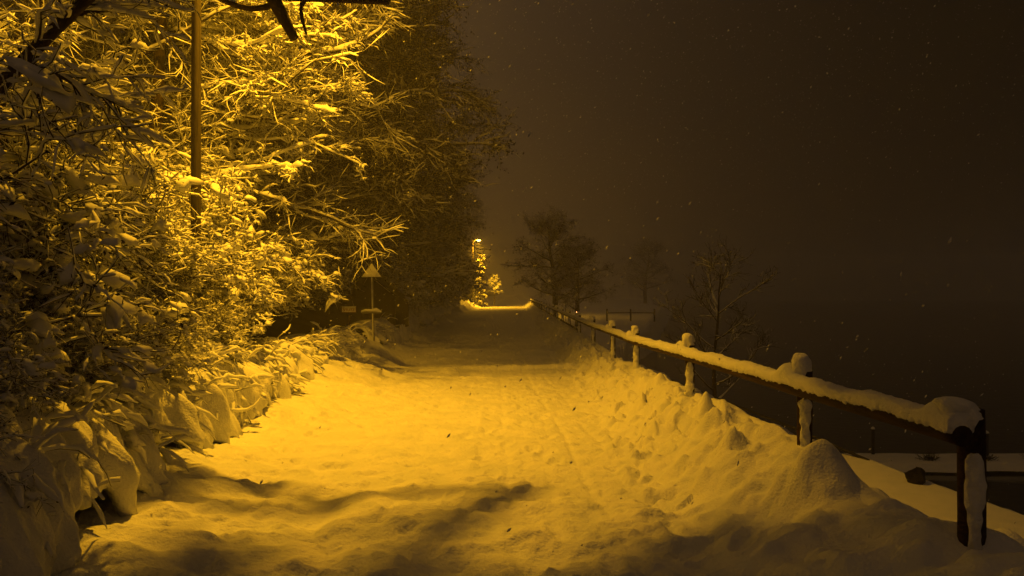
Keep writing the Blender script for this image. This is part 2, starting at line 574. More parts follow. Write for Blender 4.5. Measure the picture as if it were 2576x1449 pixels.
    drop = ss(0, .30, X - xe)
    side = side * (1 - drop) + (-2.9) * drop
    rr = ss(toe - .5, toe - .1, X)
    z = z * (1 - ss(toe - .05, toe + .5, X)) + side + 0 * rr * z
    return z


def worley(x, y, s=0):
    xi, yi = np.floor(x), np.floor(y)
    best = np.full(np.shape(x), 9.0)
    val = np.zeros(np.shape(x))
    for dx in (-1, 0, 1):
        for dy in (-1, 0, 1):
            cx, cy = xi + dx, yi + dy
            a, b = (cx.astype(int) + 7 * s) % 256, (cy.astype(int) + 13 * s) % 256
            jx, jy, hv = _T[a, b], _T[(a + 91) % 256, (b + 37) % 256], _T[(a + 11) % 256, (b + 171) % 256]
            d = (cx + jx - x) ** 2 + (cy + jy - y) ** 2
            m = d < best
            best = np.where(m, d, best)
            val = np.where(m, hv, val)
    return np.sqrt(best), val


def build_terrain():
    ys = [-3.0]
    for v in np.linspace(-2.4, 1.8, 30): ys.append(v)
    y = 1.8
    while y < 330:
        y *= 1.0042 if y < 30 else 1.012
        ys.append(y)
    ys = np.array(ys)
    xs = np.concatenate([-np.geomspace(60, 5.2, 46), np.arange(-5.1, -3.9, .05), np.arange(-3.9, 3.3, .019), np.arange(3.3, 5.6, .04), np.geomspace(5.65, 130, 60)])
    X, Y = np.meshgrid(xs, ys)
    # skew the columns so that they follow the left edge a little further out
    Z = terrain(X, Y)
    # boot prints pressed into the trodden snow
    rgp = np.random.default_rng(5)
    walks = [(-.6, 3.2, .10, 16), (.45, 3.6, -.03, 14), (-1.6, 3.4, -.12, 12), (1.15, 3.5, .02, 9)]
    for (fx, fy, sl, k_) in walks:
        for i_ in range(k_):
            cx, cy = fx + sl * i_ * .7 + (.12 if i_ % 2 else -.12) + rgp.normal(0, .05), fy + i_ * .62 + rgp.normal(0, .07)
            an = rgp.normal(0, .2)
            r0, r1 = np.searchsorted(ys, cy - .5), np.searchsorted(ys, cy + .5)
            c0, c1 = np.searchsorted(xs, cx - .5), np.searchsorted(xs, cx + .5)
            dx, dy = X[r0:r1, c0:c1] - cx, Y[r0:r1, c0:c1] - cy
            u, v = dx * math.cos(an) + dy * math.sin(an), -dx * math.sin(an) + dy * math.cos(an)
            q_ = (np.abs(u) / .062) ** 2.6 + (np.abs(v) / .15) ** 2.6
            Z[r0:r1, c0:c1] += -rgp.uniform(.012, .034) * np.exp(-q_ ** 1.3) + .011 * np.exp(-(q_ - 1.9) ** 2 / .9)
    ny, nx = np.gradient(Z)
    nx = -nx / np.gradient(xs)[None]
    ny = -ny / np.gradient(ys)[:, None]
    Nn = np.stack([nx, ny, np.ones_like(nx)], -1)
    Nn /= np.linalg.norm(Nn, axis=-1, keepdims=True)
    R, Cn = X.shape
    idx = np.arange(R * Cn).reshape(R, Cn)
    q = np.stack([idx[:-1, :-1], idx[:-1, 1:], idx[1:, 1:], idx[1:, :-1]], -1)
    xc = (X[:-1, :-1] + X[1:, 1:]) / 2
    yc = (Y[:-1, :-1] + Y[1:, 1:]) / 2
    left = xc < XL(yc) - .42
    bank = (xc > 1.05) & (xc < 2.9)
    right = xc >= 2.9
    V = np.stack([X, Y, Z], -1).reshape(-1, 3)
    N3 = Nn.reshape(-1, 3)
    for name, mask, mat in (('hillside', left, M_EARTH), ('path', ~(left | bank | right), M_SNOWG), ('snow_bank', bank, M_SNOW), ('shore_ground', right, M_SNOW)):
        fq = q[mask].reshape(-1, 4)
        used, inv = np.unique(fq.ravel(), return_inverse=True)
        me = mesh_of(name, V[used], [inv.reshape(-1, 4)], mat)
        me.normals_split_custom_set_from_vertices(N3[used].tolist())
        o = bpy.data.objects.new(name, me)
        COL.objects.link(o)
        o['kind'] = 'structure'


build_terrain()


def gz(x, y):
    return float(terrain(np.array([float(x)]), np.array([float(y)]))[0])


# water and far ground
w = MB()
w.add([(2.6, -30, -2.05), (320, -30, -2.05), (320, 330, -2.05), (2.6, 330, -2.05)], [(0, 1, 2, 3)])
tag(w.build('lake_water', M_WATER, smooth=False), kind='structure')


# ----------------------------------------------------------------- retaining wall with its snow curtain
def build_wall(y0, y1, label, seed, lit=True):
    rg = np.random.default_rng(seed)
    org = (float(XL((y0 + y1) / 2)), (y0 + y1) / 2, 0)
    root = empty('low_wall', org, label, 'wall')
    # stone core
    n = int((y1 - y0) / .12) + 2
    ys = np.linspace(y0, y1, n)
    xf = XL(ys) - .34 + .03 * vn(ys * 4, ys * 0 + seed, 40)
    h = wallh(ys)
    prof = [(.10, -.25), (.02, .15), (0, .5), (-.06, .82), (-.18, .9), (-.42, .9), (-.45, -.2)]
    V = []
    for k, (dx, hz) in enumerate(prof):
        hz = hz if hz < .3 else hz * h / .95
        V.append(np.stack([xf + dx + .035 * vn(ys * 6, ys * 0 + k * 3, 41), ys, hz + .03 * vn(ys * 5, ys * 0 + k, 42) + ys * 0], 1))
    V = np.stack(V, 1)
    m = len(prof)
    i = np.arange(n - 1)[:, None] * m
    j = np.arange(m - 1)[None]
    q = np.stack([i + j, i + m + j, i + m + j + 1, i + j + 1], -1).reshape(-1, 4)[:, ::-1]
    mb = MB()
    mb.add(V, q)
    mb.build('wall_core', M_STONE, root, origin=org)
    # snow curtain: u along the wall, v over the crest and down the face
    step = .022 if y0 < 18 else .05
    n = int((y1 - y0) / step)
    ys = np.linspace(y0, y1, n)
    m = 34
    v = np.linspace(0, 1, m)
    Y, Vv = np.meshgrid(ys, v, indexing='ij')
    H = wallh(Y)
    # the lobes that hang down
    lob = vn(Y * 2.6, Y * 0 + 5 + seed, 43) * .55 + vn(Y * 6.6, Y * 0 + 8 + seed, 44) * .4 + vn(Y * 10, Y * 0 + 2 + seed, 48) * .15
    bot = .02 + .24 * np.clip(-lob * 1.8 + .05, 0, 1) + .07 * np.clip(vn(Y * 14, Y * 0 + seed, 45), 0, 1) + .03 * vn(Y * 31, Y * 0, 46)
    base = terrain(XL(Y) + .05, Y)
    bot = bot + base * .85 - .05
    crest = H + .13 + .10 * vn(Y * 1.1, Y * 0 + 9, 47) + .05 * vn(Y * 3.1, Y * 0 + 9, 59)
    c = .42
    t1 = np.clip(Vv / c, 0, 1)
    t2 = np.clip((Vv - c) / (1 - c), 0, 1)
    x = XL(Y) - .95 + .62 * t1 + .30 * np.sin(t2 * math.pi * .5) + .05 * t2
    z = H + .02 + (crest - H) * np.sin(t1 * math.pi * .5)
    z = z + (bot - crest) * (1 - np.cos(t2 * math.pi * .5)) ** .85 * (t2 > 0)
    fold = vn(Y * 1.5 - Vv * .4, Vv * 1.1 + seed, 57) * .09 + vn(Y * 3.4 - Vv * .5, Vv * 1.3 + seed, 50) * .12 + np.abs(vn(Y * 7.5 - Vv * .8, Vv * 2.0, 51)) * .15 + np.abs(vn(Y * 4.2 + Vv * 1.1, Vv * 1.2, 58)) * .12 + vn(Y * 16, Vv * 6, 52) * .035 + np.clip(vn(Y * 30, Vv * 16, 55), 0, 1) * .03 + .045 * vn(Y * 7.5 + Vv * 3, Vv * 5 + Y * 2, 140) + .022 * vn(Y * 14 - Vv * 6, Vv * 10, 141) + .012 * vn(Y * 26, Vv * 20 + Y * 8, 142)
    amt = ss(.25, .75, Vv)
    x = x + fold * amt + lob * .09 * amt
    z = z + .04 * vn(x * 3, Y * 3, 53) * (1 - amt) + .05 * vn(Y * 5, Vv * 4, 54) * (1 - t2) * amt
    V0 = np.stack([x, Y, z], -1)
    # an inner skin makes the curtain thick
    Vi = V0.copy()
    Vi[..., 0] -= .05 + .05 * (1 - Vv)
    Vi[..., 2] -= .02
    mb = MB()
    idx = np.arange(n * m).reshape(n, m)
    q = np.stack([idx[:-1, :-1], idx[:-1, 1:], idx[1:, 1:], idx[1:, :-1]], -1).reshape(-1, 4)
    off = n * m
    rim = np.stack([idx[:-1, -1], idx[:-1, -1] + off, idx[1:, -1] + off, idx[1:, -1]], -1)
    e0 = np.stack([idx[0, 1:], idx[0, :-1], idx[0, :-1] + off, idx[0, 1:] + off], -1)
    e1 = np.stack([idx[-1, :-1], idx[-1, 1:], idx[-1, 1:] + off, idx[-1, :-1] + off], -1)
    mb.add(np.concatenate([V0.reshape(-1, 3), Vi.reshape(-1, 3)]), q, q[:, ::-1] + off, rim, e0, e1)
    mb.build('snow_cover', M_SNOW, root, origin=org)
    # dead stems poking through
    k = int((y1 - y0) * (46 if y0 < 10 else 8))
    yy = rg.uniform(y0, y1, k)
    u_ = rg.uniform(0, 1, k)
    st = np.stack([XL(yy) - .46 + .44 * np.sqrt(u_), yy, wallh(yy) * (1.22 - .85 * u_ ** 2)], 1)
    g = grow(st, np.stack([rg.uniform(.2, 1, k), rg.uniform(-.9, .7, k), rg.uniform(-.3, .7, k)], 1), rg.uniform(.14, .5, k), 6, -.17, .22, rg)
    R = taper(k, 6, .004, .002)
    pb = MB()
    snowcap(pb, g, R, .024, .028, 6, rg, .5)
    i_ = rg.integers(0, k, k // 2)
    pads(pb, g[i_, rg.integers(1, 6, k // 2)], rg.uniform(.02, .075, k // 2), np.tile([1.0, 0, 0], (k // 2, 1)) + rg.normal(0, .5, (k // 2, 3)), rg, droop=1.0)
    mb = MB()
    tube(mb, g, R, 4)
    mb.build('stem', M_TWIG, root, origin=org)
    pb.build('stem_snow', M_TWIGSNOW, root, origin=org)
    return root


build_wall(2.2, 17.3, 'low dark retaining wall under thick drooping folds of lamplit snow, nearest beside the path', 1)
build_wall(18.9, 62, 'low retaining wall in the dark beyond the triangular sign, unlit snow on top and dark gaps at its foot', 2)


# ----------------------------------------------------------------- plants on the left
def on_hill(x, y, dz=-.05):
    return (x, y, gz(x, y) + dz)


SHV = [meshes(shrub(100 + i, H=1.80 + .12 * i, spread=1.5 + .1 * i, padn=(3200, 3200, 3900, 4600)[i], pad=((.026, .16), (.026, .15), (.02, .12), (.016, .10))[i], leafn=6000), 'shrub%d' % i) for i in range(4)]
GS = 'snow laden shrubs above the low wall'
shrubs = [
    (-4.30, 3.5, 0, .80, 'snow laden shrub in deep shade at the left edge of the picture, nearest the camera'),
    (-4.15, 4.9, 1, .92, 'dim snow laden shrub with flat snow pads, second from the camera above the low wall'),
    (-4.65, 6.4, 2, 1.0, 'snow laden shrub with broad snow pads, third along the wall, between shade and lamplight'),
    (-4.60, 8.0, 3, .80, 'amber lit snow laden shrub left of the bare pole foot, fourth along the wall'),
    (-4.85, 9.7, 0, .86, 'bright snow laden shrub right in front of the bare pole foot'),
    (-4.90, 11.4, 1, 1.0, 'bright snow laden shrub just right of the bare pole foot'),
    (-5.30, 13.2, 2, .95, 'brightest snow laden shrub bulging towards the path under the lamp'),
    (-6.4, 15.1, 3, .8, 'lamplit snow laden shrub two before the triangular road sign'),
    (-6.95, 17.2, 1, .62, 'small snow laden shrub last before the triangular road sign'),
    (-5.85, 5.6, 3, 1.25, 'tall shaded snow laden shrub in the second row behind the low wall, left edge'),
    (-6.15, 8.6, 0, 1.08, 'tall snow laden shrub in the second row, left of the bare pole'),
    (-6.95, 12.0, 2, 1.25, 'tall snow laden shrub in the second row, right behind the bare pole'),
    (-7.9, 15.6, 1, 1.2, 'tall snow laden shrub in the second row, nearest the dark shed'),
    (-2.90, 2.9, 1, .40, 'low snow pad shrub hanging over the wall at the lower left edge'),
    (-3.12, 4.0, 2, .42, 'low shrub with large snow pads overhanging the near end of the wall'),
    (-3.45, 5.2, 3, .46, 'low shrub overhanging the wall between the second and third tall shrubs'),
    (-3.6, 6.5, 2, .44, 'low shrub sprawling over the wall top below the bare pole'),
    (-3.72, 8.2, 3, .42, 'low shrub on the wall top just right of the pole foot'),
]
for k, (x, y, v, sc, lab) in enumerate(shrubs):
    plant('snowy_shrub', 'shrub', lab, on_hill(x, y), SHV[v], rz=(0, .5, -.5, .25, -.3)[k % 5], sc=sc, group=GS)

# open trees whose branches carry thick snow
TA = meshes(deciduous(21, H=9.5, spread=4.0, n_limb=26, n_br=9, n_tw=8, n_tl=3, snow=.032, bias=(.35, -.35), padn=150, z0=.26, twlen=1.35), 'tree_a')
TB = meshes(deciduous(22, H=9.0, spread=3.6, n_limb=24, n_br=9, n_tw=8, n_tl=3, snow=.032, bias=(.3, -.3), padn=150, z0=.26, twlen=1.35), 'tree_b')
GT = 'snow laden broadleaf trees over the path'
for (x, y, me, rz, sc, lab) in (
        (-5.9, 14.6, TA, 0, .92, 'bare tree with long snow laden branches, brightly lit right of the bare pole'),
        (-7.5, 12.4, TB, .3, .95, 'bare tree with thick snow on its branches, left of the bare pole'),
        (-8.4, 6.6, TA, -.7, .85, 'half shaded snow laden tree in the upper left corner'),
        (-8.8, 15.5, TB, -.4, 1.1, 'snow laden tree standing high on the slope behind the bare pole'),
        (-9.5, 10.5, TA, 1.2, 1.05, 'snow laden tree far up the slope on the left'),
        (-7.6, 18.8, TB, .1, 1.0, 'snow laden tree half in lamplight above the dark shed'),
):
    plant('snowy_tree', 'tree', lab, on_hill(x, y), me, rz, sc, GT)

# tall dark trees along the path
TD = meshes(deciduous(31, H=15, spread=5.0, n_limb=40, n_br=10, n_tw=12, n_tl=3, snow=.055, leafn=48000, trunk_r=.3, z0=.05, padn=0, skip=.42, twlen=1.3, bias=(.1, -.1)), 'tree_d')
TE = meshes(deciduous(32, H=14, spread=5.2, n_limb=38, n_br=10, n_tw=12, n_tl=3, snow=.055, leafn=48000, trunk_r=.28, z0=.05, padn=0, skip=.42, twlen=1.3, bias=(.1, -.1)), 'tree_e')
GD = 'tall dark trees lining the left side of the path'
for (x, y, me, rz, sc, lab) in (
        (-7.4, 23.5, TD, 0, 1.0, 'tall dark tree dusted with snow, nearest of the row beyond the road sign'),
        (-6.6, 29.0, TE, 1.1, 1.0, 'tall dark tree reaching over the path, second of the row beyond the road sign'),
        (-6.2, 36.0, TD, 2.3, .92, 'tall dark tree leaning furthest over the path, third of the row'),
        (-6.3, 44.0, TE, 3.3, .86, 'dark tree, fourth of the row, its low branches hanging over the path'),
        (-7.0, 53.0, TD, 4.3, .80, 'dark tree just in front of the far street lamp'),
        (-9.5, 27.0, TE, 5.0, 1.1, 'tall dark tree in the second row above the dark shed'),
        (-9.5, 38.0, TD, 1.7, 1.1, 'tall dark tree in the second row, farther along the path'),
        (-8.0, 19.8, TE, .6, .95, 'tall tree in the second row, faintly lit, above the road sign'),
        (-8.0, 62.0, TE, .9, .9, 'dark tree left of the far street lamp'),
):
    plant('dark_tree', 'tree', lab, on_hill(x, y), me, rz, sc, GD)

# undergrowth below the dark trees
GU = 'undergrowth below the tall dark trees'
for (x, y, v, sc, lab) in (
        (-6.4, 21.5, 0, .85, 'unlit shrub left of the triangular sign, beside the dark shed'),
        (-5.6, 27.5, 1, 1.2, 'unlit shrub behind the dark shed, above the snowy wall'),
        (-5.4, 31.5, 2, 1.3, 'unlit shrub on the wall under the second dark tree'),
        (-5.6, 36.5, 3, 1.4, 'unlit shrub on the wall under the third dark tree'),
        (-5.8, 42.0, 0, 1.5, 'unlit shrub on the wall under the fourth dark tree'),
        (-5.9, 48.0, 1, 1.5, 'unlit shrub on the wall under the fifth dark tree'),
        (-5.8, 55.0, 2, 1.5, 'unlit shrub last before the far lamplight'),
):
    plant('snowy_shrub', 'shrub', lab, on_hill(x, y), SHV[v], rz=x * 3, sc=sc, group=GU)

# far lit greenery under the distant lamp
TL = meshes(deciduous(41, H=6.1, spread=.95, n_limb=30, n_br=6, n_tw=5, n_tl=1, snow=.05, droop=-.12, prof='cone', trunk_r=.09, z0=.1, padn=900, leafn=3000), 'tree_l')
plant('slim_tree', 'tree', 'slim snowy tree glowing directly under the far street lamp', (-3.25, 77.5, gz(-3.25, 77.5)), TL, 0, 1.0)
plant('slim_tree', 'tree', 'low snowy bush glowing at the foot of the far street lamp', (-3.75, 73.0, gz(-3.75, 73.0)), TL, 2.0, .5)
TM = meshes(deciduous(42, H=3.6, spread=1.0, n_limb=16, n_br=6, n_tw=6, n_tl=2, snow=.075, trunk_r=.07, z0=.52, padn=700), 'tree_m')
plant('young_tree', 'tree', 'young tree with small lit round crown and thin trunk at the path end', (-1.95, 79.5, -.1), TM, 0, 1.0)

# right hand trees
TR = meshes(deciduous(51, H=7.6, spread=3.6, n_limb=22, n_br=9, n_tw=9, n_tl=4, snow=.03, trunk_r=.26, z0=.25, leafn=4000, droop=-.01, skip=.4, twlen=1.1), 'tree_r')
plant('orchard_tree', 'tree', 'gnarled dark tree standing behind the far end of the fence', (3.2, 55, -.5), TR, .4, 1.0)
plant('orchard_tree', 'tree', 'dark tree with a limb arching down to the right, beyond the far fence', (4.7, 53, -.8), TR, 2.6, .74)
plant('orchard_tree', 'tree', 'very faint tree fading into the snowfall, far beyond the fence', (29, 160, -.8), TR, 4.0, 1.7)
TS = meshes(deciduous(52, H=3.3, spread=1.45, n_limb=15, n_br=6, n_tw=6, n_tl=2, snow=.010, trunk_r=.055, z0=0.2, leafn=0, droop=.07, skip=.4, twlen=1.25), 'tree_s')
plant('small_tree', 'tree', 'small bare tree with upswept twigs behind the near fence rail, above the dark water', (4.3, 15.5, -1.1), TS, .8, 1.0)

# ----------------------------------------------------------------- leaning dark tree at the upper left
def custom_tree():
    rg = np.random.default_rng(61)
    base = np.array([-4.55, 4.5, gz(-4.55, 4.5)])
    root = empty('leaning_tree', base, 'leaning dark tree whose bare thick stem crosses the upper left corner', 'tree')
    d = 4.5
    stem = np.array([[base, P(-330, 600, d), P(-120, 380, d), P(20, 195, d), P(120, 90, d), P(235, -20, d), P(330, -140, d + .1), P(420, -300, d + .3)]])
    R = np.array([[.07, .062, .055, .042, .038, .034, .030, .02]])
    l2 = np.array([[P(120, 90, d), P(190, 40, d + .3), P(290, -10, d + .5), P(400, -100, d + .8)],
                   [P(60, 150, d), P(150, 190, d + .1), P(210, 225, d + .1), P(300, 260, d + .3)],
                   [P(-60, 320, d), P(60, 330, d + .2), P(150, 300, d + .3), P(230, 180, d + .5)]])
    R2 = taper(3, 4, np.array([.026, .016, .015]), .006)
    W, C, S = MB(), MB(), MB()
    tube(W, stem, R, 9)
    tube(W, l2, R2, 6)
    snowcap(S, l2, R2, .03, .035, 6, rg)
    al = np.concatenate([l2])
    cs, cd, cr, ct = children(al, R2, 16, .1, 1, .9, rg, 0, .8)
    tw = grow(cs, cd, rg.uniform(.2, .6, len(cs)), 5, -.05, .15, rg)
    Rw = taper(len(tw), 5, .006, .002)
    cs, cd, cr, ct = children(stem, R, 26, .3, 1, 1.1, rg, 0, .8)
    tw2 = grow(cs, cd, rg.uniform(.2, .8, len(cs)), 5, -.03, .15, rg)
    Rw2 = taper(len(tw2), 5, .008, .002)
    for a, b_ in ((tw, Rw), (tw2, Rw2)):
        tube(C, a, b_, 4)
        snowcap(S, a, b_, .022, .03, 5, rg, .5)
        cs, cd, cr, ct = children(a, b_, 5, .1, 1, .9, rg, 0, .8)
        x = grow(cs, cd, rg.uniform(.08, .25, len(cs)), 4, -.05, .2, rg)
        rx = taper(len(x), 4, .003, .002)
        tube(C, x, rx, 3)
        snowcap(S, x, rx, .018, .022, 4, rg, .5)
    W.build('trunk', M_BARK, root, origin=base)
    C.build('crown', M_TWIG, root, origin=base)
    S.build('snow_cover', M_TWIGSNOW, root, origin=base)


custom_tree()


# ----------------------------------------------------------------- the tree by the lamp: big arching bough and dark limb
def bough_tree():
    rg = np.random.default_rng(62)
    bx, by = -6.2, 12.6
    base = np.array([bx, by, gz(bx, by)])
    root = empty('bough_tree', base, 'tree with a bright bough curving up at its tip, right of the bare pole', 'tree')
    q = 12.7
    trunk = np.array([[base - [0, 0, .3], base + [.1, -.1, 2], base + [.3, -.3, 4], P(420, -120, 12), P(470, -420, 12.2), P(520, -760, 12.4)]])
    Rt = taper(1, 6, .13, .04)
    W, C, S = MB(), MB(), MB()
    tube(W, trunk, Rt, 9)
    B = [([P(420, -120, 13.3), P(520, 20, 13.3), P(600, 120, 13.0), P(680, 140, 12.8), P(760, 138, q), P(830, 132, q), P(880, 120, q), P(930, 96, q), P(962, 72, q), P(988, 40, q)], .045, .006, .055),
         ([P(420, -120, 13.3), P(500, 60, 13.2), P(560, 190, 12.8), P(640, 235, 12.6), P(720, 225, 12.5), P(790, 205, 12.4), P(840, 215, 12.3), P(880, 235, 12.3), P(905, 250, 12.3), P(925, 262, 12.3)], .035, .005, .05),
         ([P(420, -120, 13.3), P(520, -10, 13.2), P(610, 60, 12.8), P(680, 90, 12.7), P(740, 100, 12.6), P(790, 80, 12.6), P(830, 60, 12.6), P(860, 52, 12.6), P(880, 40, 12.6), P(900, 25, 12.6)], .03, .005, .04),
         ([P(420, -60, 13.3), P(470, 120, 13.1), P(540, 260, 12.7), P(620, 300, 12.4), P(700, 300, 12.2), P(760, 270, 12.1), P(810, 240, 12.0), P(845, 225, 12.0), P(862, 215, 12.0), P(880, 205, 12.0)], .03, .005, .04),
         ([P(400, 0, 13.3), P(450, 200, 13.2), P(530, 330, 12.8), P(600, 350, 12.6), P(670, 360, 12.4), P(730, 345, 12.3), P(790, 360, 12.3), P(840, 385, 12.3), P(880, 400, 12.3), P(920, 420, 12.3)], .03, .004, .035)]
    L = np.array([b_[0] for b_ in B])
    R = np.concatenate([taper(1, 10, b_[1], b_[2]) for b_ in B])
    sn = np.array([[b_[3]] for b_ in B])
    # resample the limbs to 28 points
    t = np.linspace(0, 9, 28)
    Lf = np.stack([np.stack([np.interp(t, np.arange(10), l[:, c]) for c in range(3)], 1) for l in L])
    # light smoothing
    for _ in range(3):
        Lf[:, 1:-1] = (Lf[:, :-2] + 2 * Lf[:, 1:-1] + Lf[:, 2:]) / 4
    Rf = np.stack([np.interp(t, np.arange(10), r) for r in R])
    tube(W, Lf, Rf, 7)
    snowcap(S, Lf, Rf, sn * .62 * np.ones_like(Rf), sn * 1.0 * np.ones_like(Rf), 9, rg, .22)
    n_e = 26
    x0_, y0_ = rg.uniform(300, 470, n_e), rg.uniform(-150, 470, n_e)
    x1_, y1_ = rg.uniform(560, 900, n_e), y0_ + rg.uniform(-30, 120, n_e)
    x1_ = np.minimum(x1_, 870 - .55 * np.maximum(0, y1_ - 230))
    d0_, d1_ = rg.uniform(12.3, 13.8, n_e), rg.uniform(10.8, 13.2, n_e)
    E = np.empty((n_e, 28, 3))
    for m_ in range(n_e):
        tt = np.linspace(0, 1, 28)
        sag = rg.uniform(-.1, .45)
        for c_ in range(28):
            E[m_, c_] = P(x0_[m_] + (x1_[m_] - x0_[m_]) * tt[c_], y0_[m_] + (y1_[m_] - y0_[m_]) * tt[c_], d0_[m_] + (d1_[m_] - d0_[m_]) * tt[c_])
        E[m_, :, 2] -= sag * np.sin(tt * math.pi) - .10 * vn(tt * 4, tt * 0 + m_, 120)
        E[m_, :, 1] += .15 * vn(tt * 4, tt * 0 + m_, 121)
    Re = taper(n_e, 28, .02, .005)
    tube(W, E, Re, 6)
    snowcap(S, E, Re, .038, .055, 8, rg, .3)
    Lf = np.concatenate([Lf, E])
    Rf = np.concatenate([Rf, Re])
    cs, cd, cr, ct = children(Lf, Rf, 24, .15, .98, .85, rg, -.02, .8)
    br = grow(cs, cd, rg.uniform(.2, .75, len(cs)) * (1.1 - .6 * ct), 6, -.05, .14, rg)
    Rb = taper(len(br), 6, .009, .003)
    tube(C, br, Rb, 4)
    snowcap(S, br, Rb, .019, .029, 5, rg, .5)
    cs, cd, cr, ct = children(br, Rb, 9, .1, 1, .8, rg, -.02, .8)
    tw = grow(cs, cd, rg.uniform(.05, .22, len(cs)), 4, -.08, .25, rg)
    Rw = taper(len(tw), 4, .003, .002)
    tube(C, tw, Rw, 3)
    snowcap(S, tw, Rw, .012, .017, 4, rg, .5)
    i = rg.integers(0, len(br), 500)
    pads(S, br[i, rg.integers(1, 6, 500)], rg.uniform(.03, .08, 500), rg.normal(0, 1, (500, 3)), rg, droop=.7)
    # the dark limbs in front, seen from their shaded side
    e = 7.3
    DL = [([P(640, -200, e), P(665, -60, e), P(690, 0, e), P(718, 50, e), P(742, 96, e)], .10, .045),
          ([P(560, -120, e), P(640, -40, e), P(700, -8, e), P(800, -6, e), P(980, 4, e + .2)], .05, .03),
          ([P(520, -40, e), P(560, 0, e), P(610, 18, e), P(650, 22, e), P(690, 10, e)], .03, .03),
          ([P(800, -60, e), P(770, -5, e), P(755, 15, e), P(762, 50, e), P(772, 85, e)], .035, .012)]
    DP = np.array([d_[0] for d_ in DL])
    DR = np.concatenate([taper(1, 5, d_[1], d_[2]) for d_ in DL])
    t = np.linspace(0, 4, 14)
    DPf = np.stack([np.stack([np.interp(t, np.arange(5), l[:, c]) for c in range(3)], 1) for l in DP])
    for _ in range(3):
        DPf[:, 1:-1] = (DPf[:, :-2] + 2 * DPf[:, 1:-1] + DPf[:, 2:]) / 4
    DRf = np.stack([np.interp(t, np.arange(5), r) for r in DR])
    tube(W, DPf, DRf, 9)
    lk = np.stack([np.linspace(trunk[0, 4], DPf[0, 0], 5), np.linspace(trunk[0, 4], DPf[1, 0], 5), np.linspace(trunk[0, 3], DPf[2, 0], 5), np.linspace(DPf[0, 0], DPf[3, 0], 5)])
    tube(W, lk, taper(4, 5, .06, np.array([.11, .05, .03, .035])), 8)
    # added branches, unseen above the view, placed to shade the near path
    root_ = DPf[1, -1]
    ov = []
    for (x_, y_) in ((-.35, 7.10), (-.3, 6.75), (-.45, 6.45), (-.6, 6.1)):
        mid = np.array([-2.4, y_ + .15, 5.75])
        a1 = np.linspace(root_, mid, 4)[:-1]
        a2 = np.linspace(mid, np.array([x_, y_, 5.55]), 9)
        ov.append(np.concatenate([a1, a2]))
    ov = np.array(ov)
    Ro = taper(4, 12, .028, .008)
    tube(W, ov, Ro, 6)
    cs, cd, cr, ct = children(ov, Ro, 58, .25, 1, 1.0, rg, 0, .4)
    b2 = grow(cs, cd, rg.uniform(.15, .38, len(cs)), 5, .0, .18, rg)
    b2[..., 2] = np.maximum(b2[..., 2], EYE + 760 / F * b2[..., 1])
    Rq = taper(len(b2), 5, .008, .003)
    tube(C, b2, Rq, 4)
    snowcap(S, b2, Rq, .05, .05, 5, rg, .5)
    i = rg.integers(0, len(b2), 620)
    c_ = b2[i, rg.integers(0, 5, 620)]
    pads(S, c_ + [0, 0, .04], rg.uniform(.05, .13, 620), rg.normal(0, 1, (620, 3)), rg, droop=.3)
    W.build('trunk', M_BARK, root, origin=base)
    C.build('crown', M_TWIG, root, origin=base)
    S.build('snow_cover', M_TWIGSNOW, root, origin=base)


bough_tree()


# ----------------------------------------------------------------- street lamps
def box(mb, c, s, bev=0.0):
    c = np.asarray(c, float)
    s = np.asarray(s, float) / 2
    sg = np.array([(-1, -1, -1), (1, -1, -1), (1, 1, -1), (-1, 1, -1), (-1, -1, 1), (1, -1, 1), (1, 1, 1), (-1, 1, 1)], float)
    if bev <= 0:
        mb.add(c + sg * s, [(0, 3, 2, 1), (4, 5, 6, 7), (0, 1, 5, 4), (1, 2, 6, 5), (2, 3, 7, 6), (3, 0, 4, 7)])
        return
    # stacked rings with chamfers
    b_ = bev
    def ring(z, i):
        x, y = s[0] - i, s[1] - i
        return [(x - b_, -y, z), (x, -y + b_, z), (x, y - b_, z), (x - b_, y, z), (-x + b_, y, z), (-x, y - b_, z), (-x, -y + b_, z), (-x + b_, -y, z)]
    R = ring(-s[2], b_) + ring(-s[2] + b_, 0) + ring(s[2] - b_, 0) + ring(s[2], b_)
    q = [(k * 8 + j, k * 8 + (j + 1) % 8, k * 8 + 8 + (j + 1) % 8, k * 8 + 8 + j) for k in range(3) for j in range(8)]
    mb.add(np.array(R) + c, q, [tuple(range(7, -1, -1))], [tuple(range(24, 32))])


def pl(*pts):
    return np.array([pts], float)


LZ = 7.25


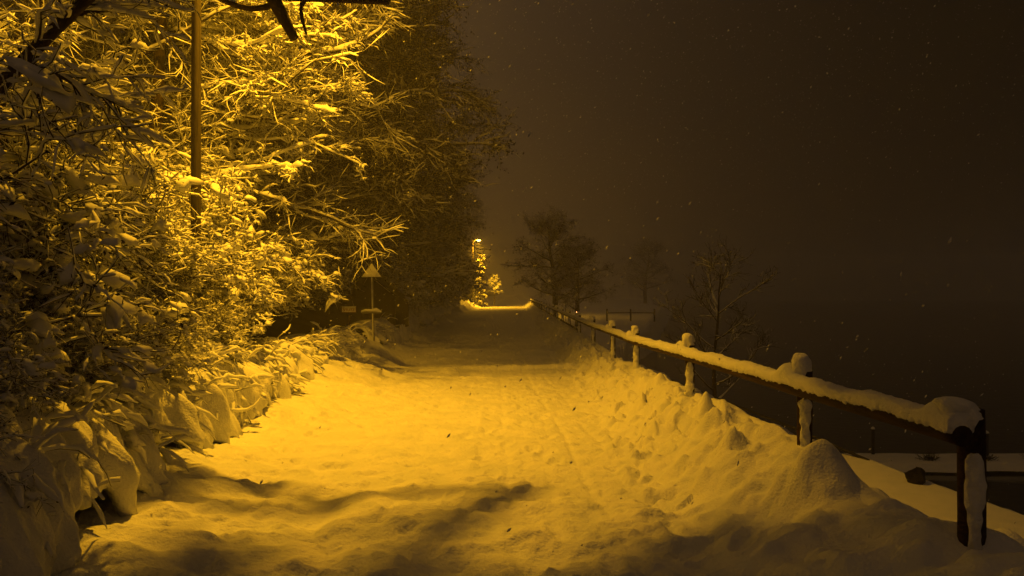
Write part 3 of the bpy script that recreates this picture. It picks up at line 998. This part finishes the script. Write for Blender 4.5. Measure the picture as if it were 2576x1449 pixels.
def street_lamp(px_, py_, reach, label, pole_r, top, lampz, z0):
    root = empty('street_lamp', (px_, py_, z0), label, 'street lamp', 'street lamps along the path')
    mb = MB()
    n = 12
    zz = np.linspace(-.3, top - z0, n)
    pts = np.stack([np.zeros(n), np.zeros(n), zz], 1)[None]
    tube(mb, pts, taper(1, n, pole_r, pole_r * .82), 16)
    mb.build('pole', M_POLE, root)
    mb = MB()
    h = lampz - z0
    tube(mb, pl((0, 0, h - .35), (reach * .3, -.05, h + .02), (reach * .65, -.12, h + .13), (reach - .25, -.2, h + .12)), np.full((1, 4), .028), 10)
    mb.build('arm', M_METAL, root)
    mb = MB()
    # tapered luminaire housing
    prof = [(-.34, .035, .03), (-.22, .075, .05), (0, .12, .075), (.18, .13, .07), (.30, .08, .04)]
    R = []
    for (x, w_, t_) in prof:
        for k in range(12):
            a = k / 12 * 2 * math.pi
            R.append((reach + x, -.2 + w_ * math.cos(a), h + .12 + t_ * max(math.sin(a), -.35)))
    q = [(k * 12 + j, k * 12 + (j + 1) % 12, k * 12 + 12 + (j + 1) % 12, k * 12 + 12 + j) for k in range(4) for j in range(12)]
    mb.add(R, q, [tuple(range(12))], [tuple(range(59, 47, -1))])
    hd = mb.build('lamp_head', M_METAL, root)
    mb = MB()
    R = []
    for i, (sc_, dz) in enumerate(((1, 0), (.9, -.035), (.6, -.06), (.2, -.07))):
        for k in range(12):
            a = k / 12 * 2 * math.pi
            R.append((reach + .05 + .17 * sc_ * math.cos(a), -.2 + .095 * sc_ * math.sin(a), h + .085 + dz))
    q = [(k * 12 + j, k * 12 + (j + 1) % 12, k * 12 + 12 + (j + 1) % 12, k * 12 + 12 + j) for k in range(3) for j in range(12)]
    mb.add(R, q, [tuple(range(36, 48))])
    mb.build('lamp_glass', M_LAMP, hd)
    mb = MB()
    snowcap(mb, pl((reach - .3, -.2, h + .18), (reach - .1, -.2, h + .19), (reach + .1, -.2, h + .19), (reach + .25, -.2, h + .17)), np.full((1, 4), .02), .09, .06, 10)
    mb.build('snow_cover', M_SNOW, hd)
    return (px_ + reach + .05, py_ - .2, z0 + h - .02)


def lamp_lights(loc, power, half, wide, blend=.22, tilt=0.0, roll=0.0, glow=0):
    def mk(nm, typ, e, r):
        l = bpy.data.lights.new(nm, typ)
        l.energy = e
        l.color = SODIUM
        l.shadow_soft_size = r
        o = bpy.data.objects.new(nm, l)
        o.location = loc
        COL.objects.link(o)
        return o
    s = mk('lamp_beam', 'SPOT', power, .12)
    s.data.spot_size = 2 * half
    s.data.spot_blend = blend
    s.rotation_euler = Vector((-math.tan(roll), math.tan(tilt), -1)).to_track_quat('-Z', 'Y').to_euler()
    if glow: mk('lamp_glow', 'POINT', glow, .12)
    p = mk('lamp_left_fill', 'SPOT', wide, .12)  # added wide spot aimed left to brighten the plants on the slope
    p.data.spot_size = math.radians(150)
    p.data.spot_blend = 1.0
    p.rotation_euler = Vector((-1.0, -.45, -.6)).to_track_quat('-Z', 'Y').to_euler()


near = street_lamp(-3.87, 9.0, 1.3, 'tall bare round pole of the near street lamp, rising out of the snowy shrubs', 0.062, 9.3, 8.5, gz(-3.87, 9.0) - .05)
far_ = street_lamp(-4.0, 75, .55, 'distant street lamp glowing yellow at the end of the path', .06, 7.2, 6.75, gz(-4.0, 75) - .05)
lamp_lights((near[0], near[1], near[2] - .12), 4000, math.radians(61), 280, 1.0, math.radians(3), math.radians(12), 110)
l_ = bpy.data.lights.new('lamp_side_fill', 'SPOT')  # added spot at the lamp head to brighten the sign and dark trees
l_.energy = 2000
l_.color = SODIUM
l_.shadow_soft_size = .12
l_.spot_size = math.radians(76)
l_.spot_blend = 1.0
lo_ = bpy.data.objects.new('lamp_side_fill', l_)
lo_.location = (near[0], near[1], near[2] - .12)
lo_.rotation_euler = Vector((-3.6, 15.0, -3.2)).to_track_quat('-Z', 'Y').to_euler()
COL.objects.link(lo_)
lamp_lights((far_[0], far_[1], far_[2] - .10), 5600, math.radians(74), 300, 1.0, 0.0, 0.0, 700)


# ----------------------------------------------------------------- wooden rail fence on the right
def fence():
    rg = np.random.default_rng(71)
    Y = [3.28, 5.12, 8.38, 12.0, 14.8, 18.4, 22.3, 26.2]
    while Y[-1] < 73:
        Y.append(Y[-1] + 3.5)
    Y = np.array(Y)
    X = np.interp(Y, [3.28, 5.12, 8.38, 30, 75], [2.00, 1.99, 1.98, 2.0, 1.96])
    RZ = np.interp(Y, [3.28, 5.12, 8.38, 12, 14.8, 18.4, 75], [1.015, .985, .93, .865, .85, .825, .88])   # top of the snow on the rail
    root = empty('rail_fence', (2.0, 3.28, 0), 'wooden post and rail fence with snow piled on its rail, right of the path', 'fence')
    org = np.array([2.0, 3.28, 0])
    for i in range(len(Y)):
        near_ = i < 8
        gx = X[i] + .045
        z0 = min(gz(gx, Y[i]), .6) - .55
        zt = RZ[i] + (.015 if i == 0 else .055)
        r = .056 if i == 0 else .052
        n = 8
        pts = np.stack([np.full(n, gx) + rg.normal(0, .002, n), np.full(n, Y[i]), np.linspace(z0, zt, n)], 1)[None]
        mb = MB()
        tube(mb, pts, np.full((1, n), r) * (1 + rg.normal(0, .02, (1, n))), 12)
        po = mb.build('post', M_WOOD, root, origin=org)
        if i >= 14: continue
        # plastered strip on the side facing the path and the camera
        mb = MB()
        m, k = (40, 9) if near_ else (12, 5)
        zz = np.linspace(max(gz(gx, Y[i]), z0) - .06, RZ[i] - .17, m)
        a = np.linspace(-1, 1, k)
        w_ = np.radians(50) + .26 * vn(zz * 7, zz * 0 + i, 60 + i) + .26 * vn(zz * 26, zz * 0 + i, 61)
        w_ = w_ * np.concatenate([np.linspace(.9, 1, m - 3), [.8, .6, .3]])
        ang = math.radians(252) + a[None] * w_[:, None]
        th = (.022 + .014 * vn(zz * 14, zz * 0 + i, 62)[:, None] + .014 * vn(zz[:, None] * 40, a[None] * 5 + i, 63)) * (1 - a[None] ** 2) ** .6 + .001 * (1 - abs(a[None]))
        rr = r * .985 + np.maximum(th, 0)
        V = np.stack([gx + rr * np.cos(ang), Y[i] + rr * np.sin(ang), zz[:, None] + 0 * ang], -1)
        idx = np.arange(m * k).reshape(m, k)
        q = np.stack([idx[:-1, :-1], idx[:-1, 1:], idx[1:, 1:], idx[1:, :-1]], -1).reshape(-1, 4)
        mb.add(V, q)
        mb.build('plastered_snow', M_SNOW, po, origin=org)
        # cap leaning towards the path
        mb = MB()
        hcap = (.055, .088, .10, .09, .085, .09, .09, .09)[i] if i < 8 else .08
        lean = (-.085, -.015, -.012, -.01, .0, -.01, -.01, -.01)[i] if i < 8 else 0
        R_, S_ = (18, 24)
        V = []
        for u in range(R_):
            t_ = u / (R_ - 1)
            zc = zt - .035 + (hcap + .035) * math.sin(t_ * math.pi / 2)
            bul = math.cos(t_ * math.pi / 2) ** .55
            for s_ in range(S_):
                a_ = s_ / S_ * 2 * math.pi
                nn = 1 + .26 * float(vn(math.cos(a_) * 2 + i * 5, t_ * 3 + math.sin(a_) * 2, 64)) + .05 * float(vn(math.cos(a_) * 7 + i, t_ * 8 + math.sin(a_) * 7, 65))
                rad = (r * 1.12 + .010) * bul * nn * (1 + .10 * math.sin(t_ * 3.1)) + .006 * float(vn(a_ * 2.2 + i * 3, t_ * 6, 66))
                V.append((gx + lean * (t_ ** .8) - .022 + rad * math.cos(a_) * (1.25 if i == 0 and math.cos(a_) < 0 else 1), Y[i] - .01 + rad * math.sin(a_), zc - (.06 if (math.cos(a_) < -.1 and t_ < .25) else 0)))
        idx = np.arange(R_ * S_).reshape(R_, S_)
        q = np.stack([idx[:-1, :], idx[:-1, (np.arange(S_) + 1) % S_], idx[1:, (np.arange(S_) + 1) % S_], idx[1:, :]], -1).reshape(-1, 4)
        mb.add(V, q)
        mb.build('snow_cap', M_SNOW, po, origin=org)
    # the top rail: a half round log fixed on the path side of the posts
    runs = [(0, 2), (2, 5), (5, 9), (9, 14), (14, len(Y) - 1)]
    for a_, b_ in runs:
        yy = np.arange(Y[a_] - (.085 if a_ == 0 else 0), Y[b_] + .001, .011 if a_ < 5 else .09)
        xx = np.interp(yy, Y, X) - .045 + .006 * vn(yy * .8, yy * 0, 66)
        zr = np.interp(yy, Y, RZ) + .006 * vn(yy * .9, yy * 0, 67)
        if a_ == 0:
            zr = zr - .03 * ss(0, 1, (Y[0] - yy) / .25) * 0
        th = np.interp(yy, [3, 5, 9, 20], [.046, .052, .056, .055])
        drift = sum((.062 if k_ else .05) * np.exp(-((yy - Y[k_] - .07) / .085) ** 2) for k_ in range(min(len(Y), 12)))
        pts = np.stack([xx, yy, zr - th - .044], 1)[None][:, ::8 if a_ < 5 else 2]
        if abs(pts[0, -1, 1] - Y[b_]) > .001:
            pts = np.concatenate([pts, np.array([[[xx[-1], yy[-1], zr[-1] - th[-1] - .044]]])], 1)
        mb = MB()
        tube(mb, pts, np.full((1, pts.shape[1]), .047) * (1 + .03 * vn(pts[..., 1] * 3, pts[..., 1] * 0, 68)), 14)
        ro = mb.build('rail', M_WOOD, root, origin=org)
        # snow roll
        S_ = 22
        k = len(yy)
        a = np.arange(S_) / S_ * 2 * math.pi
        wl = .062 + .008 * vn(yy * 1.5, yy * 0, 69)
        u = np.cos(a)[None] * wl[:, None]
        top = (drift + th * (1 + .20 * vn(yy * 2.6, yy * 0, 70) + .14 * vn(yy * 7, yy * 0, 74) + .10 * vn(yy * 19, yy * 0, 78)))[:, None]
        up = np.where(np.sin(a)[None] > 0, top * np.abs(np.sin(a)[None]) ** .8, -(.036 + .010 * vn(yy[:, None] * 5, a[None] * 2, 71) + .012 * vn(yy[:, None] * 21, a[None] * 3, 72) + .012 * vn(yy[:, None] * 55, a[None] * 5, 77)) * np.abs(np.sin(a)[None]) ** .6)
        if a_ == 0:
            up = up
        nz_ = .005 * vn(yy[:, None] * 30, a[None] * 8, 73) + .003 * vn(yy[:, None] * 60, a[None] * 16, 76)
        V = np.stack([xx[:, None] - .004 + u * (1 + .05 * vn(yy[:, None] * 9, a[None] * 4, 75)) + nz_, yy[:, None] + 0 * u, (zr - th)[:, None] + up + nz_], -1)
        idx = np.arange(k * S_).reshape(k, S_)
        j2 = (np.arange(S_) + 1) % S_
        q = np.stack([idx[:-1, :], idx[1:, :], idx[1:, j2], idx[:-1, j2]], -1).reshape(-1, 4)
        mb = MB()
        mb.add(V, q, [tuple(range(S_))], [tuple(range(k * S_ - 1, (k - 1) * S_ - 1, -1))])
        mb.build('rail_snow', M_SNOW, ro, origin=org)
    # thin lower rail seen on the far sections
    for a_, b_ in ((6, 10), (10, len(Y) - 1)):
        yy = Y[a_:b_ + 1]
        pts = np.stack([X[a_:b_ + 1] + .0, yy, RZ[a_:b_ + 1] - .42], 1)[None]
        mb = MB()
        tube(mb, pts, np.full((1, len(yy)), .032), 8)
        mb.build('lower_rail', M_WOOD, root, origin=org)


fence()


# ----------------------------------------------------------------- low metal railing at the edge of the ledge
def railing():
    Y = np.array([9.4, 11.5, 13.96, 16.2, 18.4, 20.7, 23.1, 26, 29])
    X = np.interp(Y, [9.4, 13.96, 23.1, 29], [4.55, 3.85, 3.1, 2.9])
    root = empty('metal_railing', (float(X[0]), 9.7, -.8), 'thin dark metal railing on the ledge below the fence, above the water', 'railing')
    org = np.array([X[0], 9.7, -.8])
    zt = np.array([-.60, -.50, -.45, -.45, -.45, -.45, -.45, -.42, -.40])
    mb = MB()
    tube(mb, np.stack([X, Y, zt], 1)[None], np.full((1, len(Y)), .022), 8)
    mb.build('rail', M_DKMETAL, root, origin=org)
    for i in range(1, len(Y)):
        mb = MB()
        tube(mb, pl((X[i], Y[i], -1.1), (X[i], Y[i], (zt[i] - 1.1) / 2), (X[i], Y[i], zt[i])), np.full((1, 3), .018), 8)
        mb.build('post', M_DKMETAL, root, origin=org)


railing()


# ----------------------------------------------------------------- snowy jetty, its tufts and mooring posts
def jetty():
    rg = np.random.default_rng(81)
    root = empty('jetty', (8, 15.2, -2.1), 'snow covered jetty reaching out over the dark water at the lower right', 'jetty')
    mb = MB()
    box(mb, (16, 0, -.02), (26, 1.15, .2), .02)
    mb.build('deck', M_STONE, root)
    mb = MB()
    xs = np.arange(-4.3, 29.2, .1)
    ys = np.linspace(-.62, .62, 13)
    Xg, Yg = np.meshgrid(xs, ys, indexing='ij')
    Zg = .09 + .15 * (1 - (np.abs(Yg) / .62) ** 5) ** .5 + .02 * vn(Xg * 1.5, Yg * 2, 80)
    idx = np.arange(Xg.size).reshape(Xg.shape)
    q = np.stack([idx[:-1, :-1], idx[1:, :-1], idx[1:, 1:], idx[:-1, 1:]], -1).reshape(-1, 4)
    mb.add(np.stack([Xg, Yg + .04 * vn(Xg * 2, Yg * 0, 82), Zg], -1), q)
    mb.build('snow_cover', M_SNOW, root)
    G = 'dark tufts sticking out of the snow on the jetty'
    for x, lab in ((8.5, 'dark grass tuft on the snowy jetty, left of the big fence post'), (9.62, 'dark grass tuft on the jetty, hidden half by the big fence post'),
                   (10.65, 'dark grass tuft on the jetty just right of the big fence post'), (11.9, 'dark grass tuft on the jetty at the right edge of the picture')):
        t = MB()
        k = 90
        st = np.stack([rg.normal(0, .07, k), rg.normal(0, .05, k), np.full(k, -.04)], 1)
        g = grow(st, np.stack([rg.normal(0, .6, k), rg.normal(0, .5, k), np.ones(k)], 1), rg.uniform(.1, .26, k), 4, -.1, .12, rg)
        tube(t, g, taper(k, 4, .008, .004), 3)
        o = t.build('grass_tuft', M_LEAF)
        o.location = (x, 15.0, -1.87)
        tag(o, lab, 'grass tuft', G)
    for x, y, h, r, lab in ((7.62, 15.55, .62, .035, 'thin dark mooring post with a snow tip at the landward end of the jetty'), (9.95, 15.5, .55, .07, 'stout dark mooring post on the jetty right of the big fence post')):
        e = empty('mooring_post', (x, y, -1.95), lab, 'post')
        t = MB()
        tube(t, pl((0, 0, -.3), (0, 0, h * .5), (.005, 0, h - .02), (.005, 0, h)), np.array([[r, r, r, r * .85]]), 10)
        t.build('shaft', M_DKMETAL, e)
        t = MB()
        V = []
        for u in range(6):
            for s_ in range(10):
                a_ = s_ / 10 * 2 * math.pi
                rr = r * 1.15 * math.cos(u / 5 * math.pi / 2) ** .6
                V.append((rr * math.cos(a_), rr * math.sin(a_), h - .01 + .05 * math.sin(u / 5 * math.pi / 2)))
        q = [(u * 10 + s_, u * 10 + (s_ + 1) % 10, u * 10 + 10 + (s_ + 1) % 10, u * 10 + 10 + s_) for u in range(5) for s_ in range(10)]
        t.add(V, q)
        t.build('snow_cap', M_SNOW, e)
    # stone on the ledge
    t = MB()
    V = []
    for u in range(9):
        for s_ in range(14):
            th = u / 8 * math.pi
            a_ = s_ / 14 * 2 * math.pi
            n_ = .11 * (1 + .35 * float(vn(math.cos(a_) * 1.7 + 3, math.cos(th) * 1.7 + math.sin(a_), 83)))
            V.append((n_ * math.sin(th) * math.cos(a_), n_ * math.sin(th) * math.sin(a_), n_ * math.cos(th)))
    q = [(u * 14 + s_, u * 14 + 14 + s_, u * 14 + 14 + (s_ + 1) % 14, u * 14 + (s_ + 1) % 14) for u in range(8) for s_ in range(14)]
    t.add(V, q)
    o = t.build('boulder', M_STONE, smooth=False)
    o.location = (4.55, 8.3, -.55)
    tag(o, 'small dark stone poking out of the snow at the edge of the ledge', 'stone')


jetty()


# ----------------------------------------------------------------- triangular sign, name board, shed
def sign():
    x, y = -3.60, 18.9
    z0 = gz(x, y)
    root = empty('road_sign', (x, y, z0), 'triangular road sign plastered with snow on a thin pole beside the path', 'road sign')
    top = EYE + (735 - 662) / F * y - z0
    mb = MB()
    tube(mb, pl((.06, 0, -.4), (.03, 0, top * .5), (0, 0, top - .02)), np.full((1, 3), .024), 12)
    mb.build('pole', M_METAL, root)
    w, h = .26, .36
    c = top

    def tri(s, yy, dz=0.0):
        return [(-w * s, yy, c - h + (1 - s) * h * .33 + dz), (w * s, yy, c - h + (1 - s) * h * .33 + dz), (0, yy, c - (1 - s) * h * .66 + dz)]
    mb = MB()
    V = tri(1, -.028) + tri(1, -.04)
    mb.add(V, [(0, 1, 2), (5, 4, 3)], [(0, 3, 4, 1), (1, 4, 5, 2), (2, 5, 3, 0)])
    mb.build('sign_plate', M_SIGNR, root, smooth=False)
    # snow stuck on the face
    mb = MB()
    n = 18
    V = []
    for i in range(n + 1):
        for j in range(i + 1):
            a, b_ = (i / n, (j / i if i else .5))
            px_ = (b_ - .5) * 2 * w * a * .98
            pz = c - h * a * .99
            e = min(a * (1 - abs(b_ - .5) * 2) * 2.4, (1 - a) * 3.0 + .25, 1) if i else 0
            V.append((px_, -.041 - .03 * max(e, 0) ** .5 * (1 + .5 * float(vn(px_ * 18, pz * 18, 90))), pz + .004 * float(vn(px_ * 40, pz * 40, 91))))
    T_ = []
    off = lambda i, j: i * (i + 1) // 2 + j
    for i in range(n):
        for j in range(i + 1):
            T_.append((off(i, j), off(i + 1, j), off(i + 1, j + 1)))
            if j < i: T_.append((off(i, j), off(i + 1, j + 1), off(i, j + 1)))
    mb.add(V, T_)
    mb.build('plastered_snow', M_SNOW, root)
    mb = MB()
    snowcap(mb, pl((-w, -.034, c - h - .005), (-w * .5, -.034, c - h + .0), (0, -.034, c - h), (w * .5, -.034, c - h), (w, -.034, c - h - .005)), np.full((1, 5), .006), .028, .05, 9)
    mb.build('rim_snow', M_SNOW, root)
    # cross arm below
    zc = EYE + (735 - 786) / F * y - z0
    mb = MB()
    box(mb, (-.01, -.036, zc), (.50, .02, .05), .004)
    mb.build('cross_plate', M_METAL, root)
    mb = MB()
    snowcap(mb, pl((-.27, -.036, zc), (-.15, -.036, zc + .02), (0, -.036, zc + .022), (.12, -.036, zc + .02), (.25, -.036, zc)), np.full((1, 5), .006), .03, .055, 9)
    mb.build('cross_snow', M_SNOW, root)
    mb = MB()
    snowcap(mb, np.stack([np.linspace(.045, 0, 14), np.full(14, -.026), np.linspace(.1, top - .36, 14)], 1)[None] , np.full((1, 14), .004), .0, .0, 6)
    m = MB()
    tube(m, np.stack([np.linspace(.05, .004, 24) - .008, np.full(24, -.022), np.linspace(0, top - .30, 24)], 1)[None], (.012 + .006 * vn(np.linspace(0, 20, 24), np.zeros(24), 92))[None], 8)
    m.build('pole_snow', M_SNOW, root)


sign()


def shed():
    # gabled front facing the path, seen at 860..960 px
    y = 24.5
    xc = (925 - 1290) / F * y
    z0 = gz(xc, y) - .3
    root = empty('shed', (xc, y, z0), 'dark gabled wooden shed half hidden behind the triangular road sign', 'shed')
    zt = EYE + (735 - 690) / F * y - z0
    w = .95
    ze = zt - .75
    L = 3.2
    mb = MB()
    V = [(-w, 0, 0), (w, 0, 0), (w, 0, ze), (0, 0, zt), (-w, 0, ze), (-w, L, 0), (w, L, 0), (w, L, ze), (0, L, zt), (-w, L, ze)]
    mb.add(V, [(0, 1, 2, 3, 4)], [(9, 8, 7, 6, 5)], [(1, 6, 7, 2), (5, 0, 4, 9)])
    mb.build('wall', M_SHED, root, smooth=False)
    for k, s in enumerate((-1, 1)):
        mb = MB()
        a = np.array([(s * .0, -.14, zt + .05), (s * (w + .14), -.14, ze - .06), (s * (w + .14), L + .1, ze - .06), (0, L + .1, zt + .05)])
        b_ = a + [0, 0, .04]
        mb.add(np.concatenate([a, b_]), [(0, 1, 2, 3), (7, 6, 5, 4), (0, 4, 5, 1), (1, 5, 6, 2), (2, 6, 7, 3), (3, 7, 4, 0)])
        ro = mb.build('roof_slope', M_SHED, root, smooth=False)
    # door boards
    mb = MB()
    for k in range(5):
        box(mb, (-.24 + k * .122, -.02, (ze - .1) / 2 + .05), (.115, .03, ze - .1), .004)
    d = mb.build('door', M_SHED, root, smooth=False)


shed()


def text_mesh(body, size, depth):
    cu = bpy.data.curves.new('txt', 'FONT')
    cu.body = body
    cu.size = size
    cu.extrude = depth
    cu.offset = size * .006
    o = bpy.data.objects.new('txt', cu)
    COL.objects.link(o)
    bpy.context.view_layer.update()
    me = bpy.data.meshes.new_from_object(o.evaluated_get(bpy.context.evaluated_depsgraph_get()))
    bpy.data.objects.remove(o)
    n = len(me.vertices)
    V = np.empty(n * 3)
    me.vertices.foreach_get('co', V)
    V = V.reshape(-1, 3)
    Fs = [tuple(p.vertices) for p in me.polygons]
    return V, Fs


def name_board():
    y = 19.3
    c = P(880, 778.5, y)
    root = empty('name_board', (c[0], y, c[2]), 'small white name board with dark red border and the word STUTZ beside the shed', 'sign')
    W, H = 36 / F * y, 15 / F * y
    mb = MB()
    box(mb, (0, 0, 0), (W, .02, H), .003)
    mb.build('board', M_SIGNR, root, smooth=False)
    mb = MB()
    b_ = .009
    box(mb, (0, -.0125, 0), (W - 2 * b_, .006, H - 2 * b_), .001)
    mb.build('panel', M_SIGNW, root, smooth=False)
    mb = MB()
    items = [('S', H * .80), ('TUTZ', H * .60)]
    x = 0
    parts = []
    for body, s in items:
        V, Fs = text_mesh(body, s, .003)
        V[:, 0] += x - V[:, 0].min() + (0 if x == 0 else .008)
        x = V[:, 0].max()
        parts.append((V, Fs))
    tot = x
    sx = (W - 2 * b_ - .045) / tot
    for V, Fs in parts:
        Q = np.stack([(V[:, 0] - tot / 2) * sx, -.018 - V[:, 2], V[:, 1] - H * .27], 1)
        byl = {}
        for f in Fs: byl.setdefault(len(f), []).append(f)
        mb.add(Q, *byl.values())
    mb.build('lettering', M_SIGNR, root, smooth=False)
    mb = MB()
    tube(mb, pl((0, .02, -1.6), (0, .02, -.5), (0, .02, 0)), np.full((1, 3), .02), 8)
    mb.build('stake', M_WOOD, root)
    mb = MB()
    snowcap(mb, pl((-W / 2, 0, H / 2 - .012), (-W / 4, 0, H / 2 - .012), (0, 0, H / 2 - .012), (W / 4, 0, H / 2 - .012), (W / 2, 0, H / 2 - .012)), np.full((1, 5), .004), .014, .022, 8)
    mb.build('snow_cover', M_SNOW, root)


name_board()


# ----------------------------------------------------------------- distant lights and field fence
for (px_, py_, lab) in ((1425, 742, 'tiny warm light, highest of the three beyond the far fence'), (1453, 766, 'tiny warm light, middle one of the three beyond the far fence'),
                        (1453, 786, 'tiny warm light, lowest of the three beyond the far fence')):
    c = P(px_, py_, 62 if py_ < 780 else 50)
    zb = -.85
    e = empty('garden_lamp', (c[0], c[1], zb), lab, 'garden lamp', 'tiny lights beyond the fence')
    mb = MB()
    hh = c[2] - zb
    tube(mb, pl((0, 0, 0), (0, 0, hh * .5), (0, 0, hh - .04)), np.full((1, 3), .03), 8)
    mb.build('post', M_DKMETAL, e)
    mb = MB()
    V = []
    for u in range(8):
        for s_ in range(12):
            th = u / 7 * math.pi
            a_ = s_ / 12 * 2 * math.pi
            V.append((.055 * math.sin(th) * math.cos(a_), .055 * math.sin(th) * math.sin(a_), hh + .055 * math.cos(th)))
    q = [(u * 12 + s_, u * 12 + 12 + s_, u * 12 + 12 + (s_ + 1) % 12, u * 12 + (s_ + 1) % 12) for u in range(7) for s_ in range(12)]
    mb.add(V, q)
    mb.build('bulb', M_TINY, e)

e = empty('field_fence', (9, 62, -.8), 'faint low field fence in the snowy meadow beyond the path', 'fence')
xs_ = (8.0, 10.0, 12.0)
for x in xs_:
    mb = MB()
    tube(mb, pl((x - 9, 0, -.3), (x - 9, 0, .4), (x - 9, 0, .95)), np.full((1, 3), .07), 8)
    mb.build('post', M_WOOD, e)
mb = MB()
tube(mb, pl((-1, 0, .6), (1, 0, .62), (3, 0, .6)), np.full((1, 3), .045), 8)
mb.build('rail', M_WOOD, e)

# ----------------------------------------------------------------- falling snow
rg = np.random.default_rng(91)
n = 24000
C = np.stack([rg.uniform(-9, 16, n), 3.4 + 40 * rg.random(n) ** 1.3, rg.uniform(-1, 13, n)], 1)
hz = np.array([(1, 0, 0), (-1, 0, 0), (0, 1, 0), (0, -1, 0), (.0, .0, 1), (0, 0, -1)], float)
sz = rg.uniform(.003, .0075, n)
el = rg.uniform(1.2, 3.2, n)
ax = np.stack([rg.normal(.55, .25, n), rg.normal(0, .2, n), rg.normal(.8, .2, n)], 1)
ax /= np.linalg.norm(ax, axis=1, keepdims=True)
s1 = np.cross(ax, np.array([0, 1.0, 0]))
s1 /= np.linalg.norm(s1, axis=1, keepdims=True)
s2 = np.cross(ax, s1)
V = C[:, None] + sz[:, None, None] * (hz[None, :, :1] * s1[:, None] + hz[None, :, 1:2] * s2[:, None] + hz[None, :, 2:] * ax[:, None] * el[:, None, None])
V = V + rg.normal(0, .0005, V.shape)
base = np.arange(n)[:, None] * 6
tri_ = np.array([(0, 2, 4), (2, 1, 4), (1, 3, 4), (3, 0, 4), (2, 0, 5), (1, 2, 5), (3, 1, 5), (0, 3, 5)])
mb = MB()
mb.add(V, (base[:, None] + tri_[None]).reshape(-1, 3))
tag(mb.build('falling_snow', M_FLAKE), kind='stuff')

# ----------------------------------------------------------------- haze
mb = MB()
box(mb, (60, 180, 7), (420, 390, 26))
hz_ = mb.mesh('haze', M_SNOW, False)
hz_.materials.clear()
mh = bpy.data.materials.new('haze_air')
mh.use_nodes = True
nt = mh.node_tree
nt.nodes.clear()
out = nt.nodes.new('ShaderNodeOutputMaterial')
pv = nt.nodes.new('ShaderNodeVolumePrincipled')
pv.inputs['Color'].default_value = (.9, .9, .9, 1)
pv.inputs['Density'].default_value = .0048
pv.inputs['Anisotropy'].default_value = .0
nt.links.new(pv.outputs[0], out.inputs['Volume'])
hz_.materials.append(mh)
oh = bpy.data.objects.new('haze', hz_)
COL.objects.link(oh)
oh['kind'] = 'stuff'

# ----------------------------------------------------------------- night sky: low snow clouds faintly lit from below
world = bpy.data.worlds.new('World')
scene.world = world
world.use_nodes = True
nt = world.node_tree
bg = nt.nodes['Background']
tc = nt.nodes.new('ShaderNodeTexCoord')
L = nt.links.new


def lobe(az, el, lo, hi):
    v = nt.nodes.new('ShaderNodeVectorMath')
    v.operation = 'DOT_PRODUCT'
    a, e_ = math.radians(az), math.radians(el)
    v.inputs[1].default_value = (math.sin(a) * math.cos(e_), math.cos(a) * math.cos(e_), math.sin(e_))
    L(tc.outputs['Generated'], v.inputs[0])
    m = nt.nodes.new('ShaderNodeMapRange')
    m.interpolation_type = 'SMOOTHSTEP'
    m.inputs['From Min'].default_value = lo
    m.inputs['From Max'].default_value = hi
    L(v.outputs['Value'], m.inputs['Value'])
    return m


dark = lobe(62, 10, .25, .93)
mx = nt.nodes.new('ShaderNodeMix')
mx.data_type = 'RGBA'
mx.inputs['A'].default_value = (.050, .0290, .0140, 1)
mx.inputs['B'].default_value = (.0045, .0030, .0018, 1)
L(dark.outputs[0], mx.inputs['Factor'])
nz = nt.nodes.new('ShaderNodeTexNoise')
nz.inputs['Scale'].default_value = 1.6
nz.inputs['Detail'].default_value = 3
L(tc.outputs['Generated'], nz.inputs['Vector'])
mr = nt.nodes.new('ShaderNodeMapRange')
mr.inputs['From Min'].default_value = .3
mr.inputs['From Max'].default_value = .7
mr.inputs['To Min'].default_value = .85
mr.inputs['To Max'].default_value = 1.15
L(nz.outputs[0], mr.inputs['Value'])
vm = nt.nodes.new('ShaderNodeVectorMath')
vm.operation = 'SCALE'
L(mx.outputs['Result'], vm.inputs[0])
L(mr.outputs[0], vm.inputs['Scale'])
L(vm.outputs[0], bg.inputs['Color'])
bg.inputs['Strength'].default_value = 1.0

# ----------------------------------------------------------------- camera and render settings
cam = bpy.data.cameras.new('camera')
cam.sensor_width = 36
cam.lens = 36 * F / 2575
cam.clip_start = .05
cam.clip_end = 1500
co = bpy.data.objects.new('camera', cam)
co.location = (0, 0, EYE)
co.rotation_euler = (math.radians(90) + 10.5 / F, 0, 0)
COL.objects.link(co)
scene.camera = co
vs = scene.view_settings
vs.view_transform = 'Standard'
vs.look = 'None'
vs.exposure = 0
vs.gamma = 1
cy = scene.cycles
cy.use_denoising = True
cy.max_bounces = 6
cy.diffuse_bounces = 2
cy.glossy_bounces = 2
cy.transmission_bounces = 2
cy.volume_bounces = 1
cy.transparent_max_bounces = 4
cy.use_adaptive_sampling = True
cy.adaptive_threshold = .01
cy.sample_clamp_indirect = 4
cy.caustics_reflective = False
cy.caustics_refractive = False
print('built')
